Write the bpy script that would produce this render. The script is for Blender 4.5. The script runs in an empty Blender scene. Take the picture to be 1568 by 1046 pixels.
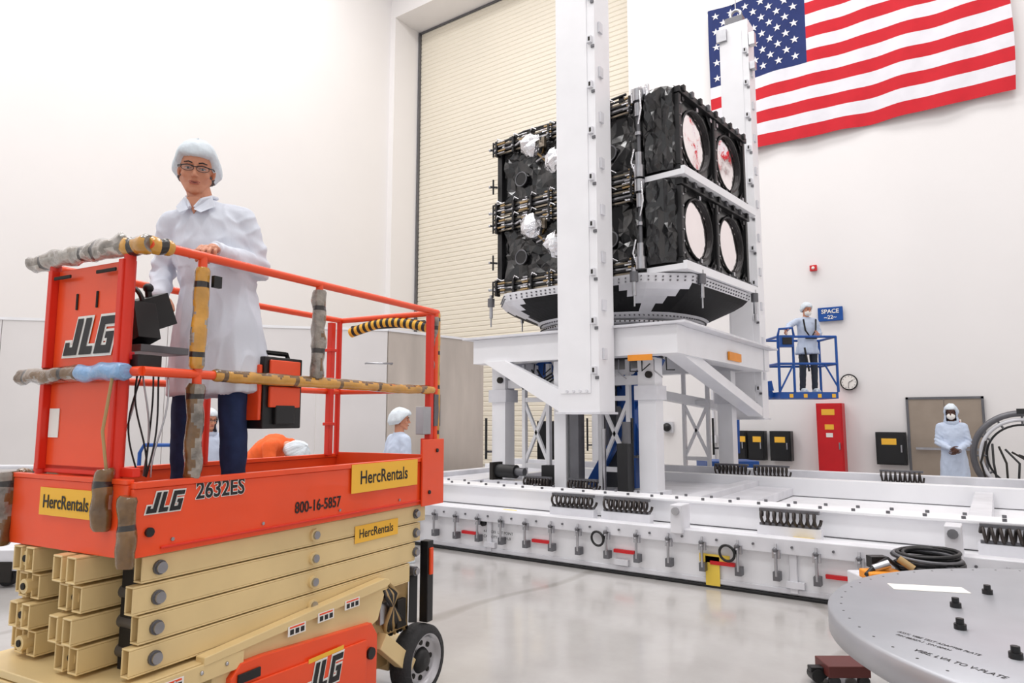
import bpy, bmesh, math, random
from mathutils import Vector, Matrix, Euler, noise
random.seed(7)
V=Vector
scene=bpy.context.scene
CA=math.radians(35.2); CC,SS=math.cos(CA),math.sin(CA)
def W(lat,dep): return (lat*CC-dep*SS, lat*SS+dep*CC)   # metres right / ahead of viewpoint -> hall axes

# ---------------------------------------------------------------- materials
def lin(c):
    return tuple(((x/255)/12.92 if x/255<=0.04045 else ((x/255+0.055)/1.055)**2.4) for x in c)
MC={}
def M(name,rgb,rough=.5,metal=0,var=.06,scale=4,bump=0,bscale=20,stretch=(1,1,1),spec=.5,alpha=1,coat=0,bdetail=6,rgb2=None):
    if name in MC: return MC[name]
    m=bpy.data.materials.new(name); m.use_nodes=True
    nt=m.node_tree; b=nt.nodes['Principled BSDF']
    tc=nt.nodes.new('ShaderNodeTexCoord'); mp=nt.nodes.new('ShaderNodeMapping'); mp.inputs['Scale'].default_value=stretch
    nt.links.new(tc.outputs['Object'],mp.inputs['Vector'])
    n=nt.nodes.new('ShaderNodeTexNoise'); n.inputs['Scale'].default_value=scale; n.inputs['Detail'].default_value=4
    nt.links.new(mp.outputs[0],n.inputs['Vector'])
    r=nt.nodes.new('ShaderNodeValToRGB')
    c=lin(rgb)
    r.color_ramp.elements[0].position=.3; r.color_ramp.elements[1].position=.7
    r.color_ramp.elements[0].color=tuple(x*(1-var) for x in c)+(1,)
    r.color_ramp.elements[1].color=tuple(min(1,x*(1+var)) for x in c)+(1,)
    nt.links.new(n.outputs['Fac'],r.inputs[0]); nt.links.new(r.outputs[0],b.inputs['Base Color'])
    b.inputs['Roughness'].default_value=rough; b.inputs['Metallic'].default_value=metal
    b.inputs['Specular IOR Level'].default_value=spec
    b.inputs['Coat Weight'].default_value=coat
    if alpha<1: b.inputs['Alpha'].default_value=alpha
    if bump:
        n2=nt.nodes.new('ShaderNodeTexNoise'); n2.inputs['Scale'].default_value=bscale; n2.inputs['Detail'].default_value=bdetail
        nt.links.new(mp.outputs[0],n2.inputs['Vector'])
        bp=nt.nodes.new('ShaderNodeBump'); bp.inputs['Strength'].default_value=bump; bp.inputs['Distance'].default_value=.05
        nt.links.new(n2.outputs['Fac'],bp.inputs['Height']); nt.links.new(bp.outputs[0],b.inputs['Normal'])
    MC[name]=m; return m

WALL=M('wall_paint',(236,233,232),.75,var=.015,scale=.3)
DOORC=M('rollup_cream',(228,220,204),.55,var=.02,scale=.5)
PART=M('partition_panel',(220,216,215),.3,var=.06,scale=.5)
WHITE=M('white_enamel',(238,238,241),.35,var=.03,scale=2)
WHITE2=M('white_enamel_worn',(218,218,223),.4,var=.10,scale=3)
ORANGE=M('orange_paint',(242,78,28),.38,var=.05,scale=3,coat=.2)
RED=M('red_paint',(206,24,32),.45,var=.05)
DRED=M('red_orange_post',(224,48,26),.42,var=.05)
CREAM=M('cream_paint',(228,202,148),.4,var=.06,scale=3)
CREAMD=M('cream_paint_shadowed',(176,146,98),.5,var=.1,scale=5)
BLACK=M('black_plastic',(20,20,22),.45,var=.2)
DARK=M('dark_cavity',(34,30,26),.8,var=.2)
RUB=M('rubber_tyre',(44,44,46),.75,var=.15,scale=8,bump=.2,bscale=60)
STEEL=M('brushed_steel',(180,180,184),.3,1,var=.12,scale=6)
GREYM=M('grey_metal',(110,110,114),.4,.6,var=.1)
SILV=M('silver_foil',(232,232,236),.2,1,var=.05,bump=.4,bscale=18)
MLI=M('black_film_blanket',(15,15,17),.24,0,var=.3,scale=2,bump=.35,bscale=3.5,bdetail=2,spec=.8)
CARB=M('carbon_panel',(15,15,18),.6,0,var=.2,scale=6,spec=.3)
BFR=M('black_frame',(22,21,23),.42,var=.3,scale=8)
MIRR=M('aperture_film',(244,236,236),.05,1,var=.01,bump=.10,bscale=6)
GOLDT=M('gold_tape',(206,150,58),.24,var=.22,scale=9,bump=.3,bscale=12,bdetail=3,coat=.6)
PLAST=M('plastic_over_foam',(140,132,122),.16,var=.5,scale=16,bump=.45,bscale=16,bdetail=3,coat=.9)
PLASTL=M('plastic_crumpled_light',(180,174,166),.15,var=.4,scale=18,bump=.6,bscale=18,bdetail=3,coat=1)
BRT=M('brown_tape',(112,82,46),.24,var=.35,scale=14,bump=.35,bscale=14,bdetail=3,coat=.7)
BKT=M('black_tape',(36,31,28),.28,var=.2,bump=.2,coat=.5)
BTAPE=M('blue_wrap',(130,170,212),.3,var=.2,bump=.4,bscale=18,bdetail=3,coat=.5)
YEL=M('yellow_label',(248,190,60),.5,var=.02)
YT=M('yellow_tape',(240,206,80),.5,var=.04)
BLUE=M('blue_paint',(20,78,156),.4,var=.1)
NAVY=M('flag_blue',(24,42,100),.8,var=.08)
FRED=M('flag_red',(200,22,38),.8,var=.05)
FWHT=M('flag_white',(226,224,230),.8,var=.03)
COAT=M('coat_fabric',(220,225,236),.8,var=.03,scale=6,bump=.12,bscale=12,stretch=(1,1,.5))
COAT2=M('coverall_fabric',(196,208,228),.8,var=.05,scale=6,bump=.15,bscale=14)
CAP=M('bouffant_cap_cloth',(218,227,234),.8,var=.05,scale=20,bump=.15,bscale=50)
SKIN=M('skin',(208,144,114),.5,var=.04,scale=20)
SKIND=M('skin_dark',(88,56,44),.5,var=.06,scale=20)
LIP=M('lips',(170,96,82),.5,var=.05)
HAIR=M('dark_hair',(34,26,24),.6,var=.2)
EYEW=M('eye_white',(225,220,216),.3,var=.02)
JEAN=M('blue_jeans',(32,50,90),.85,var=.2,scale=20)
BROWN=M('grey_brown_door',(160,146,132),.35,.25,var=.05)
LINE=M('seam_grey',(150,150,150),.6)
OSH=M('orange_shirt',(240,100,40),.8,var=.08,bump=.2)
LENS=M('clear_lens',(200,205,210),.1,var=.01,alpha=.15)
PAPER=M('paper',(240,236,230),.7,var=.02)
STAIN=M('partition_stained',(196,186,176),.4,var=.16,scale=1.6,stretch=(1,1,.25))

def floor_mat():
    m=bpy.data.materials.new('polished_concrete'); m.use_nodes=True; nt=m.node_tree; b=nt.nodes['Principled BSDF']
    tc=nt.nodes.new('ShaderNodeTexCoord')
    n=nt.nodes.new('ShaderNodeTexNoise'); n.inputs['Scale'].default_value=.5; n.inputs['Detail'].default_value=8; n.inputs['Roughness'].default_value=.65
    nt.links.new(tc.outputs['Object'],n.inputs['Vector'])
    r=nt.nodes.new('ShaderNodeValToRGB'); r.color_ramp.elements[0].position=.3; r.color_ramp.elements[1].position=.72
    r.color_ramp.elements[0].color=lin((166,162,159))+(1,); r.color_ramp.elements[1].color=lin((192,190,188))+(1,)
    nt.links.new(n.outputs['Fac'],r.inputs[0])
    wv=nt.nodes.new('ShaderNodeTexWave'); wv.inputs['Scale'].default_value=.16; wv.inputs['Distortion'].default_value=14; wv.inputs['Detail'].default_value=3; wv.inputs['Detail Scale'].default_value=.6
    nt.links.new(tc.outputs['Object'],wv.inputs['Vector'])
    r2=nt.nodes.new('ShaderNodeValToRGB'); e=r2.color_ramp.elements; e[0].position=.0;e[0].color=(.78,.77,.75,1); e[1].position=.012; e[1].color=(1,1,1,1)
    nt.links.new(wv.outputs['Fac'],r2.inputs[0])
    mx=nt.nodes.new('ShaderNodeMix'); mx.data_type='RGBA'; mx.blend_type='MULTIPLY'; mx.inputs[0].default_value=1
    nt.links.new(r.outputs[0],mx.inputs[6]); nt.links.new(r2.outputs[0],mx.inputs[7]); nt.links.new(mx.outputs[2],b.inputs['Base Color'])
    n3=nt.nodes.new('ShaderNodeTexNoise'); n3.inputs['Scale'].default_value=2; n3.inputs['Detail'].default_value=6
    nt.links.new(tc.outputs['Object'],n3.inputs['Vector'])
    mr=nt.nodes.new('ShaderNodeMapRange'); mr.inputs[3].default_value=.05; mr.inputs[4].default_value=.20
    nt.links.new(n3.outputs['Fac'],mr.inputs[0]); nt.links.new(mr.outputs[0],b.inputs['Roughness'])
    b.inputs['Specular IOR Level'].default_value=.8
    return m
FLOOR=floor_mat()

# ---------------------------------------------------------------- mesh builder
def frame(d,up=V((0,0,1))):
    d=V(d).normalized(); up=V(up)
    if abs(d.dot(up))>.99: up=V((0,1,0)) if abs(d.z)>.9 else V((0,0,1))
    x=up.cross(d).normalized(); y=d.cross(x).normalized()
    return x,y,d
class MB:
    def __init__(s): s.v=[];s.f=[];s.m=[];s.s=[];s.mats=[]
    def mi(s,m):
        if m not in s.mats: s.mats.append(m)
        return s.mats.index(m)
    def add(s,vs,fs,m,sm=False):
        o=len(s.v); s.v+= [tuple(v) for v in vs]
        ml=m if isinstance(m,list) else None
        for i,f in enumerate(fs):
            s.f.append([o+k for k in f]); s.m.append(s.mi(ml[i] if ml else m)); s.s.append(sm)
    def box(s,c,sz,m,R=None):
        c=V(c); h=[x/2 for x in sz]; vs=[]
        for x in(-1,1):
            for y in(-1,1):
                for z in(-1,1):
                    p=V((x*h[0],y*h[1],z*h[2]))
                    if R: p=R@p
                    vs.append(c+p)
        s.add(vs,[(0,1,3,2),(4,6,7,5),(0,4,5,1),(2,3,7,6),(0,2,6,4),(1,5,7,3)],m)
    def bb(s,x0,x1,y0,y1,z0,z1,m): s.box(((x0+x1)/2,(y0+y1)/2,(z0+z1)/2),(x1-x0,y1-y0,z1-z0),m)
    def beam(s,p,q,w,h,m,up=(0,0,1)):
        p=V(p);q=V(q);x,y,d=frame(q-p,up)
        R=Matrix((x,y,d)).transposed()
        s.box((p+q)/2,(w,h,(q-p).length),m,R)
    def cyl(s,p,q,r,m,r2=None,seg=16,cap=True,sm=True):
        p=V(p);q=V(q);r2=r if r2 is None else r2; x,y,d=frame(q-p); vs=[]
        for c,rr in((p,r),(q,r2)):
            for i in range(seg):
                a=2*math.pi*i/seg; vs.append(c+x*rr*math.cos(a)+y*rr*math.sin(a))
        s.add(vs,[(i,(i+1)%seg,seg+(i+1)%seg,seg+i) for i in range(seg)],m,sm)
        if cap: s.add(vs,[tuple(range(seg))[::-1],tuple(range(seg,2*seg))],m)
    def sph(s,c,r,m,seg=16,R=None,rings=None):
        c=V(c); r=(r,r,r) if not hasattr(r,'__len__') else r; rings=rings or seg//2; vs=[];fs=[]
        def P(x,y,z):
            p=V((x*r[0],y*r[1],z*r[2])); return c+(R@p if R else p)
        vs.append(P(0,0,-1))
        for j in range(1,rings):
            ph=-math.pi/2+math.pi*j/rings
            for i in range(seg):
                a=2*math.pi*i/seg; vs.append(P(math.cos(ph)*math.cos(a),math.cos(ph)*math.sin(a),math.sin(ph)))
        vs.append(P(0,0,1)); T=len(vs)-1
        for i in range(seg):
            fs.append((0,1+(i+1)%seg,1+i))
            for j in range(rings-2):
                a=1+j*seg+i;b=1+j*seg+(i+1)%seg; fs.append((a,b,b+seg,a+seg))
            fs.append((T,1+(rings-2)*seg+i,1+(rings-2)*seg+(i+1)%seg))
        s.add(vs,fs,m,True)
    def cap(s,p,q,r1,r2,m,seg=14):
        s.cyl(p,q,r1,m,r2,seg); s.sph(p,r1*1.001,m,seg); s.sph(q,r2*1.001,m,seg)
    def tube(s,pts,r,m,seg=10,closed=False,jit=0,ms=None,cap=True,mf=None):
        pts=[V(p) for p in pts]; n=len(pts); vs=[]; x=None
        for i,p in enumerate(pts):
            if closed: t=pts[(i+1)%n]-pts[i-1]
            else: t=pts[min(i+1,n-1)]-pts[max(i-1,0)]
            t=t.normalized()
            if x is None: x,y,_=frame(t)
            else:
                x=(x-t*x.dot(t)).normalized(); y=t.cross(x)
            rr=r(i/(n-1)) if callable(r) else r
            for k in range(seg):
                a=2*math.pi*k/seg; q=rr
                if jit: q=rr*(1+jit*noise.noise(p*14+V((math.cos(a)*1.2,math.sin(a)*1.2,0))))
                vs.append(p+x*q*math.cos(a)+y*q*math.sin(a))
        fs=[];ml=[]
        for i in range(n if closed else n-1):
            for k in range(seg):
                a=i*seg+k;b=i*seg+(k+1)%seg;c=((i+1)%n)*seg
                fs.append((a,b,c+(k+1)%seg,c+k)); ml.append(mf(i,k) if mf else (ms[i%len(ms)] if ms else m))
        s.add(vs,fs,ml,True)
        if cap and not closed: s.add(vs,[tuple(range(seg))[::-1],tuple(range((n-1)*seg,n*seg))],m)
    def torus(s,c,R,r,ax,m,seg=32,a0=0,a1=2*math.pi,ts=8):
        x,y,d=frame(ax); c=V(c); full=abs(a1-a0-2*math.pi)<1e-4
        n=seg if full else seg+1
        pts=[c+x*R*math.cos(a0+(a1-a0)*i/seg)+y*R*math.sin(a0+(a1-a0)*i/seg) for i in range(n)]
        s.tube(pts,r,m,ts,closed=full)
    def loft(s,rings,m,seg=24,fn=None):
        vs=[]
        for j,(c,nrm,rx,ry) in enumerate(rings):
            nrm=V(nrm).normalized(); x=(V((1,0,0))-nrm*nrm.x).normalized(); y=nrm.cross(x)
            for i in range(seg):
                a=2*math.pi*i/seg; k=fn(j,a) if fn else 1
                vs.append(V(c)+x*rx*k*math.cos(a)+y*ry*k*math.sin(a))
        fs=[]
        for j in range(len(rings)-1):
            for i in range(seg):
                a=j*seg+i;b=j*seg+(i+1)%seg; fs.append((a,b,b+seg,a+seg))
        s.add(vs,fs,m,True); s.add(vs,[tuple(range(seg))[::-1],tuple(range(len(vs)-seg,len(vs)))],m,True)
    def prism(s,pts,o,u,v,d,m):
        o=V(o);u=V(u);v=V(v);d=V(d);n=len(pts)
        vs=[o+u*a+v*b for a,b in pts]+[o+u*a+v*b+d for a,b in pts]
        s.add(vs,[tuple(range(n))[::-1],tuple(range(n,2*n))]+[(i,(i+1)%n,n+(i+1)%n,n+i) for i in range(n)],m)
    def lathe(s,c,prof,m,seg=32,ph=0,sm=True,closed=False):
        c=V(c);vs=[]
        for r,z in prof:
            for i in range(seg):
                a=ph+2*math.pi*i/seg; vs.append(c+V((r*math.cos(a),r*math.sin(a),z)))
        fs=[]
        for j in range(len(prof)-1):
            for i in range(seg):
                a=j*seg+i;b=j*seg+(i+1)%seg; fs.append((a,b,b+seg,a+seg))
        s.add(vs,fs,m,sm)
        if not closed: s.add(vs,[tuple(range(seg))[::-1],tuple(range(len(vs)-seg,len(vs)))],m)
    def crumple(s,o,U,Vv,nx,ny,amp,fr,m,seed=0,sm=False):
        o=V(o);U=V(U);Vv=V(Vv);N=U.cross(Vv).normalized();vs=[]
        for j in range(ny+1):
            for i in range(nx+1):
                p=o+U*i/nx+Vv*j/ny
                e=min(i,nx-i,1)*min(j,ny-j,1)
                q=p*fr+V((seed,seed*2,0))
                k=.6*noise.noise(q)+1.0*(.5-abs(noise.noise(q*1.3+V((5,0,0)))))+.3*(.5-abs(noise.noise(q*2.9+V((0,9,0)))))
                ej=(random.random()-.5)*.5
                vs.append(p+N*amp*(k*e)+(U/nx+Vv/ny)*ej*e)
        fs=[]
        for j in range(ny):
            for i in range(nx):
                a=j*(nx+1)+i; b=a+1; c=a+nx+2; d=a+nx+1
                fs+= [(a,b,c),(a,c,d)] if (i*7+j*3)%2 else [(a,b,d),(b,c,d)]
        s.add(vs,fs,m,sm)
    def mesh(s,name,fix=True):
        me=bpy.data.meshes.new(name); me.from_pydata(s.v,[],s.f)
        for m in s.mats: me.materials.append(m)
        me.polygons.foreach_set('material_index',s.m); me.polygons.foreach_set('use_smooth',s.s)
        if fix:
            bm=bmesh.new(); bm.from_mesh(me); bmesh.ops.recalc_face_normals(bm,faces=bm.faces); bm.to_mesh(me); bm.free()
        me.update(); return me
    def finish(s,name,parent=None,bevel=0,loc=(0,0,0),rz=0):
        me=s.mesh(name); ob=bpy.data.objects.new(name,me); scene.collection.objects.link(ob)
        ob.location=loc; ob.rotation_euler=(0,0,rz)
        if parent: ob.parent=parent
        if bevel:
            b=ob.modifiers.new('bevel','BEVEL'); b.width=bevel; b.segments=2; b.limit_method='ANGLE'; b.angle_limit=math.radians(50)
        return ob
def empty(name,loc=(0,0,0),rz=0,parent=None,rot=None):
    e=bpy.data.objects.new(name,None); scene.collection.objects.link(e); e.location=loc
    e.rotation_euler=rot if rot else (0,0,rz); e.empty_display_size=.1
    if parent: e.parent=parent
    return e
def remeshed(mb,name,parent,voxel,mat,smooth=3,post=None):
    me=mb.mesh(name+'_src'); ob=bpy.data.objects.new(name+'_src',me); scene.collection.objects.link(ob)
    r=ob.modifiers.new('r','REMESH'); r.mode='VOXEL'; r.voxel_size=voxel
    dg=bpy.context.evaluated_depsgraph_get(); ev=ob.evaluated_get(dg)
    m2=bpy.data.meshes.new_from_object(ev); bpy.data.objects.remove(ob); bpy.data.meshes.remove(me)
    bm=bmesh.new(); bm.from_mesh(m2)
    for _ in range(smooth): bmesh.ops.smooth_vert(bm,verts=bm.verts,factor=.5,use_axis_x=True,use_axis_y=True,use_axis_z=True)
    if post:
        bm.normal_update()
        new=[post(v.co.copy(),v.normal.copy()) for v in bm.verts]
        for v,c in zip(bm.verts,new): v.co=c
    for f in bm.faces: f.smooth=True
    bm.to_mesh(m2); bm.free(); m2.name=name; m2.materials.clear(); m2.materials.append(mat)
    for p in m2.polygons: p.material_index=0
    ob=bpy.data.objects.new(name,m2); scene.collection.objects.link(ob)
    if parent: ob.parent=parent
    return ob
def text(body,name,parent,o,xd,yd,size,mat,bold=0,shear=0,ext=.001,align='LEFT',sx=1):
    cu=bpy.data.curves.new(name,'FONT'); cu.body=body; cu.size=size; cu.offset=bold*size; cu.shear=shear; cu.extrude=ext; cu.align_x=align
    cu.resolution_u=3
    t=bpy.data.objects.new(name+'_t',cu); scene.collection.objects.link(t)
    dg=bpy.context.evaluated_depsgraph_get(); me=bpy.data.meshes.new_from_object(t.evaluated_get(dg)); bpy.data.objects.remove(t)
    me.materials.clear(); me.materials.append(mat)
    x=V(xd).normalized(); y=V(yd).normalized(); z=x.cross(y)
    Mx=Matrix((x*sx,y,z)).transposed().to_4x4(); Mx.translation=V(o); me.transform(Mx)
    ob=bpy.data.objects.new(name,me); scene.collection.objects.link(ob)
    if parent: ob.parent=parent
    return ob

# ---------------------------------------------------------------- room shell
DL,DR,DT=-18.3,-8.4,17.3; WL=-18.55
b=MB(); b.bb(WL-.3,12.3,-14,19.9,-.2,0,FLOOR); b.finish('floor')
b=MB()
b.bb(WL,DL,18,19.9,0,19.5,WALL); b.bb(DL,DR,18,19.9,DT,19.5,WALL); b.bb(DR,12,18,19.9,0,19.5,WALL)
b.finish('wall_back')
b=MB(); b.bb(WL-.3,WL,-14,19.9,0,19.5,WALL); b.finish('wall_left')
b=MB(); b.bb(12,12.3,-14,19.9,0,19.5,WALL); b.finish('wall_right')
b=MB(); b.bb(WL-.3,12.3,-14,19.9,19.5,19.7,WALL); b.finish('ceiling')
b=MB(); n=int(DT/.17); vs=[];fs=[]
for i in range(n+1):
    z=DT*i/n
    for dz,dy in((0,.0),(.03,.022),(.14,.022)):
        for x in(DL+.1,DR-.02): vs.append((x,19.42-dy,min(DT-.02,z+dz)))
k=len(vs)//2
fs=[(2*i,2*i+1,2*i+3,2*i+2) for i in range(k-1)]
b.add(vs,fs,DOORC); b.bb(DL+.02,DL+.09,19.3,19.44,0,DT-.03,GREYM); b.bb(DL+.02,DR-.02,19.34,19.44,DT-.09,DT-.02,GREYM)
b.bb(DL+.02,DR-.02,19.44,19.6,0,DT-.02,DOORC)
b.finish('door_1')
b=MB(); P=[(-18.4,.8),(-14.9,4.8),(-10.3,10.1),(-9.95,12.9)]
for si,((x0,y0),(x1,y1)) in enumerate(zip(P,P[1:])):
    L=math.hypot(x1-x0,y1-y0); nn=max(1,int(L/1.3)); R=Matrix.Rotation(math.atan2(y1-y0,x1-x0),3,'Z')
    for i in range(nn):
        a=i/nn; c=(i+1)/nn-.012/L
        p=(x0+(x1-x0)*a,y0+(y1-y0)*a); q=(x0+(x1-x0)*c,y0+(y1-y0)*c)
        b.box(((p[0]+q[0])/2,(p[1]+q[1])/2,1.73),(math.hypot(q[0]-p[0],q[1]-p[1]),.06,3.46),STAIN if si==2 else PART,R)
    b.box(((x0+x1)/2,(y0+y1)/2,3.48),(L,.09,.05),WHITE,R)
    b.box(((x0+x1)/2,(y0+y1)/2,.1),(L,.08,.2),LINE,R)
b.tube([(-10.42,9.6,2.75),(-10.3,9.5,2.75),(-9.95,9.9,2.75),(-10.1,10.0,2.75)],.02,STEEL)
b.finish('partition_wall')

# ---------------------------------------------------------------- flag
b=MB(); FX0,FX1,FZ0,FZ1=-5.87,.80,8.75,12.95; FW,FH=FX1-FX0,FZ1-FZ0
def fy(u,v): return 17.84-.035*math.sin(u*19+v*3)-.02*math.sin(u*41-v*5)-.03*(1-v)*math.sin(u*9)
nx,nz=80,39; vs=[]
for j in range(nz+1):
    for i in range(nx+1):
        u,v=i/nx,j/nz
        vs.append((FX0+u*FW+.05*math.sin(v*5)*(u>.98),fy(u,v),FZ0+v*FH-.05*math.sin(math.pi*u)*(1-v)+.03*math.sin(u*30)*(1-v)*.4))
fs=[];ml=[]
for j in range(nz):
    for i in range(nx):
        fs.append((j*(nx+1)+i,j*(nx+1)+i+1,(j+1)*(nx+1)+i+1,(j+1)*(nx+1)+i))
        row=j//3
        if i/nx<.365 and row>=6: ml.append(NAVY)
        else: ml.append(FRED if row%2==0 else FWHT)
b.add(vs,fs,ml,True)
def star(cx,cz,r):
    pts=[]
    for k in range(10):
        a=math.pi/2+k*math.pi/5; rr=r if k%2==0 else r*.4
        x=cx+rr*math.cos(a); z=cz+rr*math.sin(a); u=(x-FX0)/FW; v=(z-FZ0)/FH
        pts.append((x,fy(u,v)-.014,z))
    u=(cx-FX0)/FW;v=(cz-FZ0)/FH
    pts.append((cx,fy(u,v)-.014,cz)); b.add(pts,[(k,(k+1)%10,10) for k in range(10)],FWHT)
cw=.365*FW; ch=FH*7/13
for r in range(9):
    nst=6 if r%2==0 else 5
    for k in range(nst):
        star(FX0+cw*((2*k+1)/12 if r%2==0 else (2*k+2)/12),FZ1-ch*(r+1)/10,.11)
for u in (0,.1,.2,.3,.4,.5,.6,.7,.8,.9,1): b.cyl((FX0+u*FW,17.82,FZ1-.03),(FX0+u*FW,17.96,FZ1-.03),.03,STEEL,seg=8)
b.finish('american_flag')

# ---------------------------------------------------------------- wall fittings
YW=17.97
def cabinet(name,x0,x1,z0,z1,m,label=True,dep=.25):
    b=MB(); b.bb(x0,x1,YW-dep,YW,z0,z1,m); b.bb(x0+.03,x1-.03,YW-dep-.02,YW-dep,z0+.03,z1-.03,m)
    b.bb(x1-.1,x1-.07,YW-dep-.06,YW-dep-.02,(z0+z1)/2-.08,(z0+z1)/2+.08,STEEL)
    if label:
        b.bb(x0+.12,x0+.12+(x1-x0)*.5,YW-dep-.026,YW-dep-.02,z1-.28,z1-.14,YEL)
        if z1>1.6: b.bb(x0+.18,x0+.12+(x1-x0)*.45,YW-dep-.026,YW-dep-.02,z1-.62,z1-.5,YEL); b.bb(x0+.2,x0+.12+(x1-x0)*.4,YW-dep-.026,YW-dep-.02,z1-.8,z1-.7,PAPER)
    return b.finish(name,bevel=.008)
cabinet('red_equipment_cabinet',-3.52,-2.95,0,2.0,RED,True,.35)
for a,c in((-5.5,-5.23),(-5.18,-4.78),(-4.65,-4.15),(-2.3,-1.7)):
    cabinet('electrical_panel',a,c,.6,1.33,BLACK)
b=MB(); x0,x1=-1.62,-.25
b.bb(x0-.05,x0,17.91,YW,0,2.12,GREYM); b.bb(x1,x1+.05,17.91,YW,0,2.12,GREYM); b.bb(x0-.05,x1+.05,17.91,YW,2.07,2.12,GREYM)
b.bb(x0,(x0+x1)/2-.005,17.93,17.96,0.01,2.07,BROWN); b.bb((x0+x1)/2+.005,x1,17.93,17.96,.01,2.07,BROWN)
b.bb((x0+x1)/2+.06,(x0+x1)/2+.3,17.91,17.93,1.5,1.62,PAPER); b.bb((x0+x1)/2+.08,(x0+x1)/2+.28,17.905,17.91,1.53,1.59,RED)
b.bb(x0+.1,x1-.1,17.86,17.9,.95,1.0,STEEL)
b.finish('door_2')
b=MB(); cx,cz=-2.82,2.50
b.cyl((cx,YW,cz),(cx,17.92,cz),.19,GREYM,seg=32); b.cyl((cx,17.925,cz),(cx,17.915,cz),.165,PAPER,seg=32); b.torus((cx,17.92,cz),.18,.015,(0,1,0),BLACK)
b.beam((cx,17.91,cz),(cx+.09,17.91,cz+.05),.012,.008,BLACK); b.beam((cx,17.91,cz),(cx-.02,17.91,cz-.14),.01,.008,BLACK)
for k in range(12):
    a=k*math.pi/6; b.box((cx+.14*math.cos(a),17.912,cz+.14*math.sin(a)),(.015,.004,.015),BLACK)
b.finish('wall_clock')
e=empty('department_sign',(-3.15,17.91,4.17)); b=MB(); b.bb(-.28,.28,0,.05,-.17,.17,BLUE); b.finish('panel',e,.01)
text('SPACE','lettering',e,(0,-.006,.02),(1,0,0),(0,0,1),.14,PAPER,.02,0,.001,'CENTER'); text('~22~','lettering_2',e,(0,-.006,-.12),(1,0,0),(0,0,1),.13,PAPER,.02,0,.001,'CENTER')
b=MB(); b.bb(-3.56,-3.4,17.88,YW,5.28,5.42,RED); b.sph((-3.48,17.88,5.35),(.04,.03,.04),PAPER,10); b.finish('fire_alarm_strobe',bevel=.006)
b=MB(); b.sph((-7.4,17.85,1.4),(.12,.1,.12),BLACK,12); b.bb(-7.55,-7.25,17.9,YW,1.25,1.55,WHITE2); b.finish('wall_camera')
b=MB(); b.bb(-6.15,-6.1,17.88,YW,.2,2.4,WHITE2); b.bb(-6.2,-6.05,17.86,YW,1.0,1.2,WHITE2); b.finish('conduit')

# ---------------------------------------------------------------- container base platform
e=empty('shipping_container_base',(0,0,0))
b=MB(); X0,X1,Y0,Y1=-9.4,4.4,6.8,14.0
b.bb(X0-.03,X1+.03,Y0-.03,Y1+.03,0,.03,BLACK)
b.bb(X0,X1,Y0,Y1,.03,.47,WHITE)
b.bb(X0-.04,X1+.04,Y0-.06,Y0+.1,.40,.54,WHITE2); b.bb(X0-.04,X1+.04,Y1-.1,Y1+.06,.40,.6,WHITE2)
b.bb(X0-.05,X0+.12,Y0+.11,Y1-.11,.40,.54,WHITE2)
b.bb(X0,X1,Y0-.02,Y0,.04,.09,WHITE2)
b.bb(-8.5,4.4,7.5,7.72,.48,.72,WHITE); b.bb(-8.5,4.41,7.42,7.8,.72,.75,WHITE); b.bb(-8.5,4.4,11.1,11.3,.48,.74,WHITE); b.bb(-8.5,4.4,11.95,12.1,.47,.8,WHITE2)
for x in (-8.3,-6.9,-3.2,-.2,2.2): b.bb(x-.1,x+.1,7.73,11.94,.48,.68,WHITE2)
b.bb(-8.6,-2.6,8.0,12.9,.48,.597,WHITE2)
x=-8.4
while x<4.3:
    b.cyl((x,7.47,.75),(x,7.47,.775),.018,GREYM,seg=8); b.cyl((x,7.75,.75),(x,7.75,.775),.018,GREYM,seg=8); x+=.3
for x in(-2.7,-.35,3.1):
    b.bb(x-.06,x+.06,Y0-.12,Y0+.12,.5,.78,WHITE2); b.cyl((x,Y0-.14,.72),(x,Y0+.1,.72),.04,STEEL,seg=10)
for x in (-6.3,-4.9,-1.4,.9,2.6): b.bb(x-.25,x-.18,Y0-.035,Y0,.05,.4,WHITE2); b.bb(x-.3,x-.1,Y0+.2,Y0+.4,.47,.5,YT)
b.finish('frame',e,.008)
b=MB(); x=X0+.3; i=0
while x<X1:
    y=Y0-.06
    b.bb(x-.035,x+.035,y-.03,y,.36,.44,STEEL); b.cyl((x,y-.035,.20),(x,y-.035,.42),.014,STEEL,seg=8); b.bb(x-.03,x+.03,y-.045,y+.04,.16,.24,GREYM)
    b.cyl((x,y-.06,.40),(x,y-.02,.49),.012,STEEL,seg=8); b.sph((x,y-.05,.44),.024,GREYM,8)
    b.cyl((x+.14,y,.47),(x+.14,y-.015,.47),.012,GREYM,seg=8)
    if i%3==1: b.bb(x+.06,x+.3,y+.02,y+.055,.225,.26,RED)
    if i%5==2: b.bb(x-.28,x-.12,y+.01,y+.05,.1,.16,WHITE2)
    x+=.35; i+=1
for x in(-3.6,-2.2,.4):
    b.torus((x,Y0-.1,.36),.075,.013,(0.1,1,.1),BLACK,24)
b.bb(-2.44,-2.3,Y0-.03,Y0-.022,.02,.3,YT); b.bb(-2.5,-2.2,Y0-.03,Y0-.021,.24,.32,YT)
b.cyl((-5.2,Y0-.02,.38),(-5.2,Y0-.05,.38),.04,BLACK)
b.finish('latches',e)
ROPE=M('rope_brown_black',(40,30,26),.5)
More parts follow.
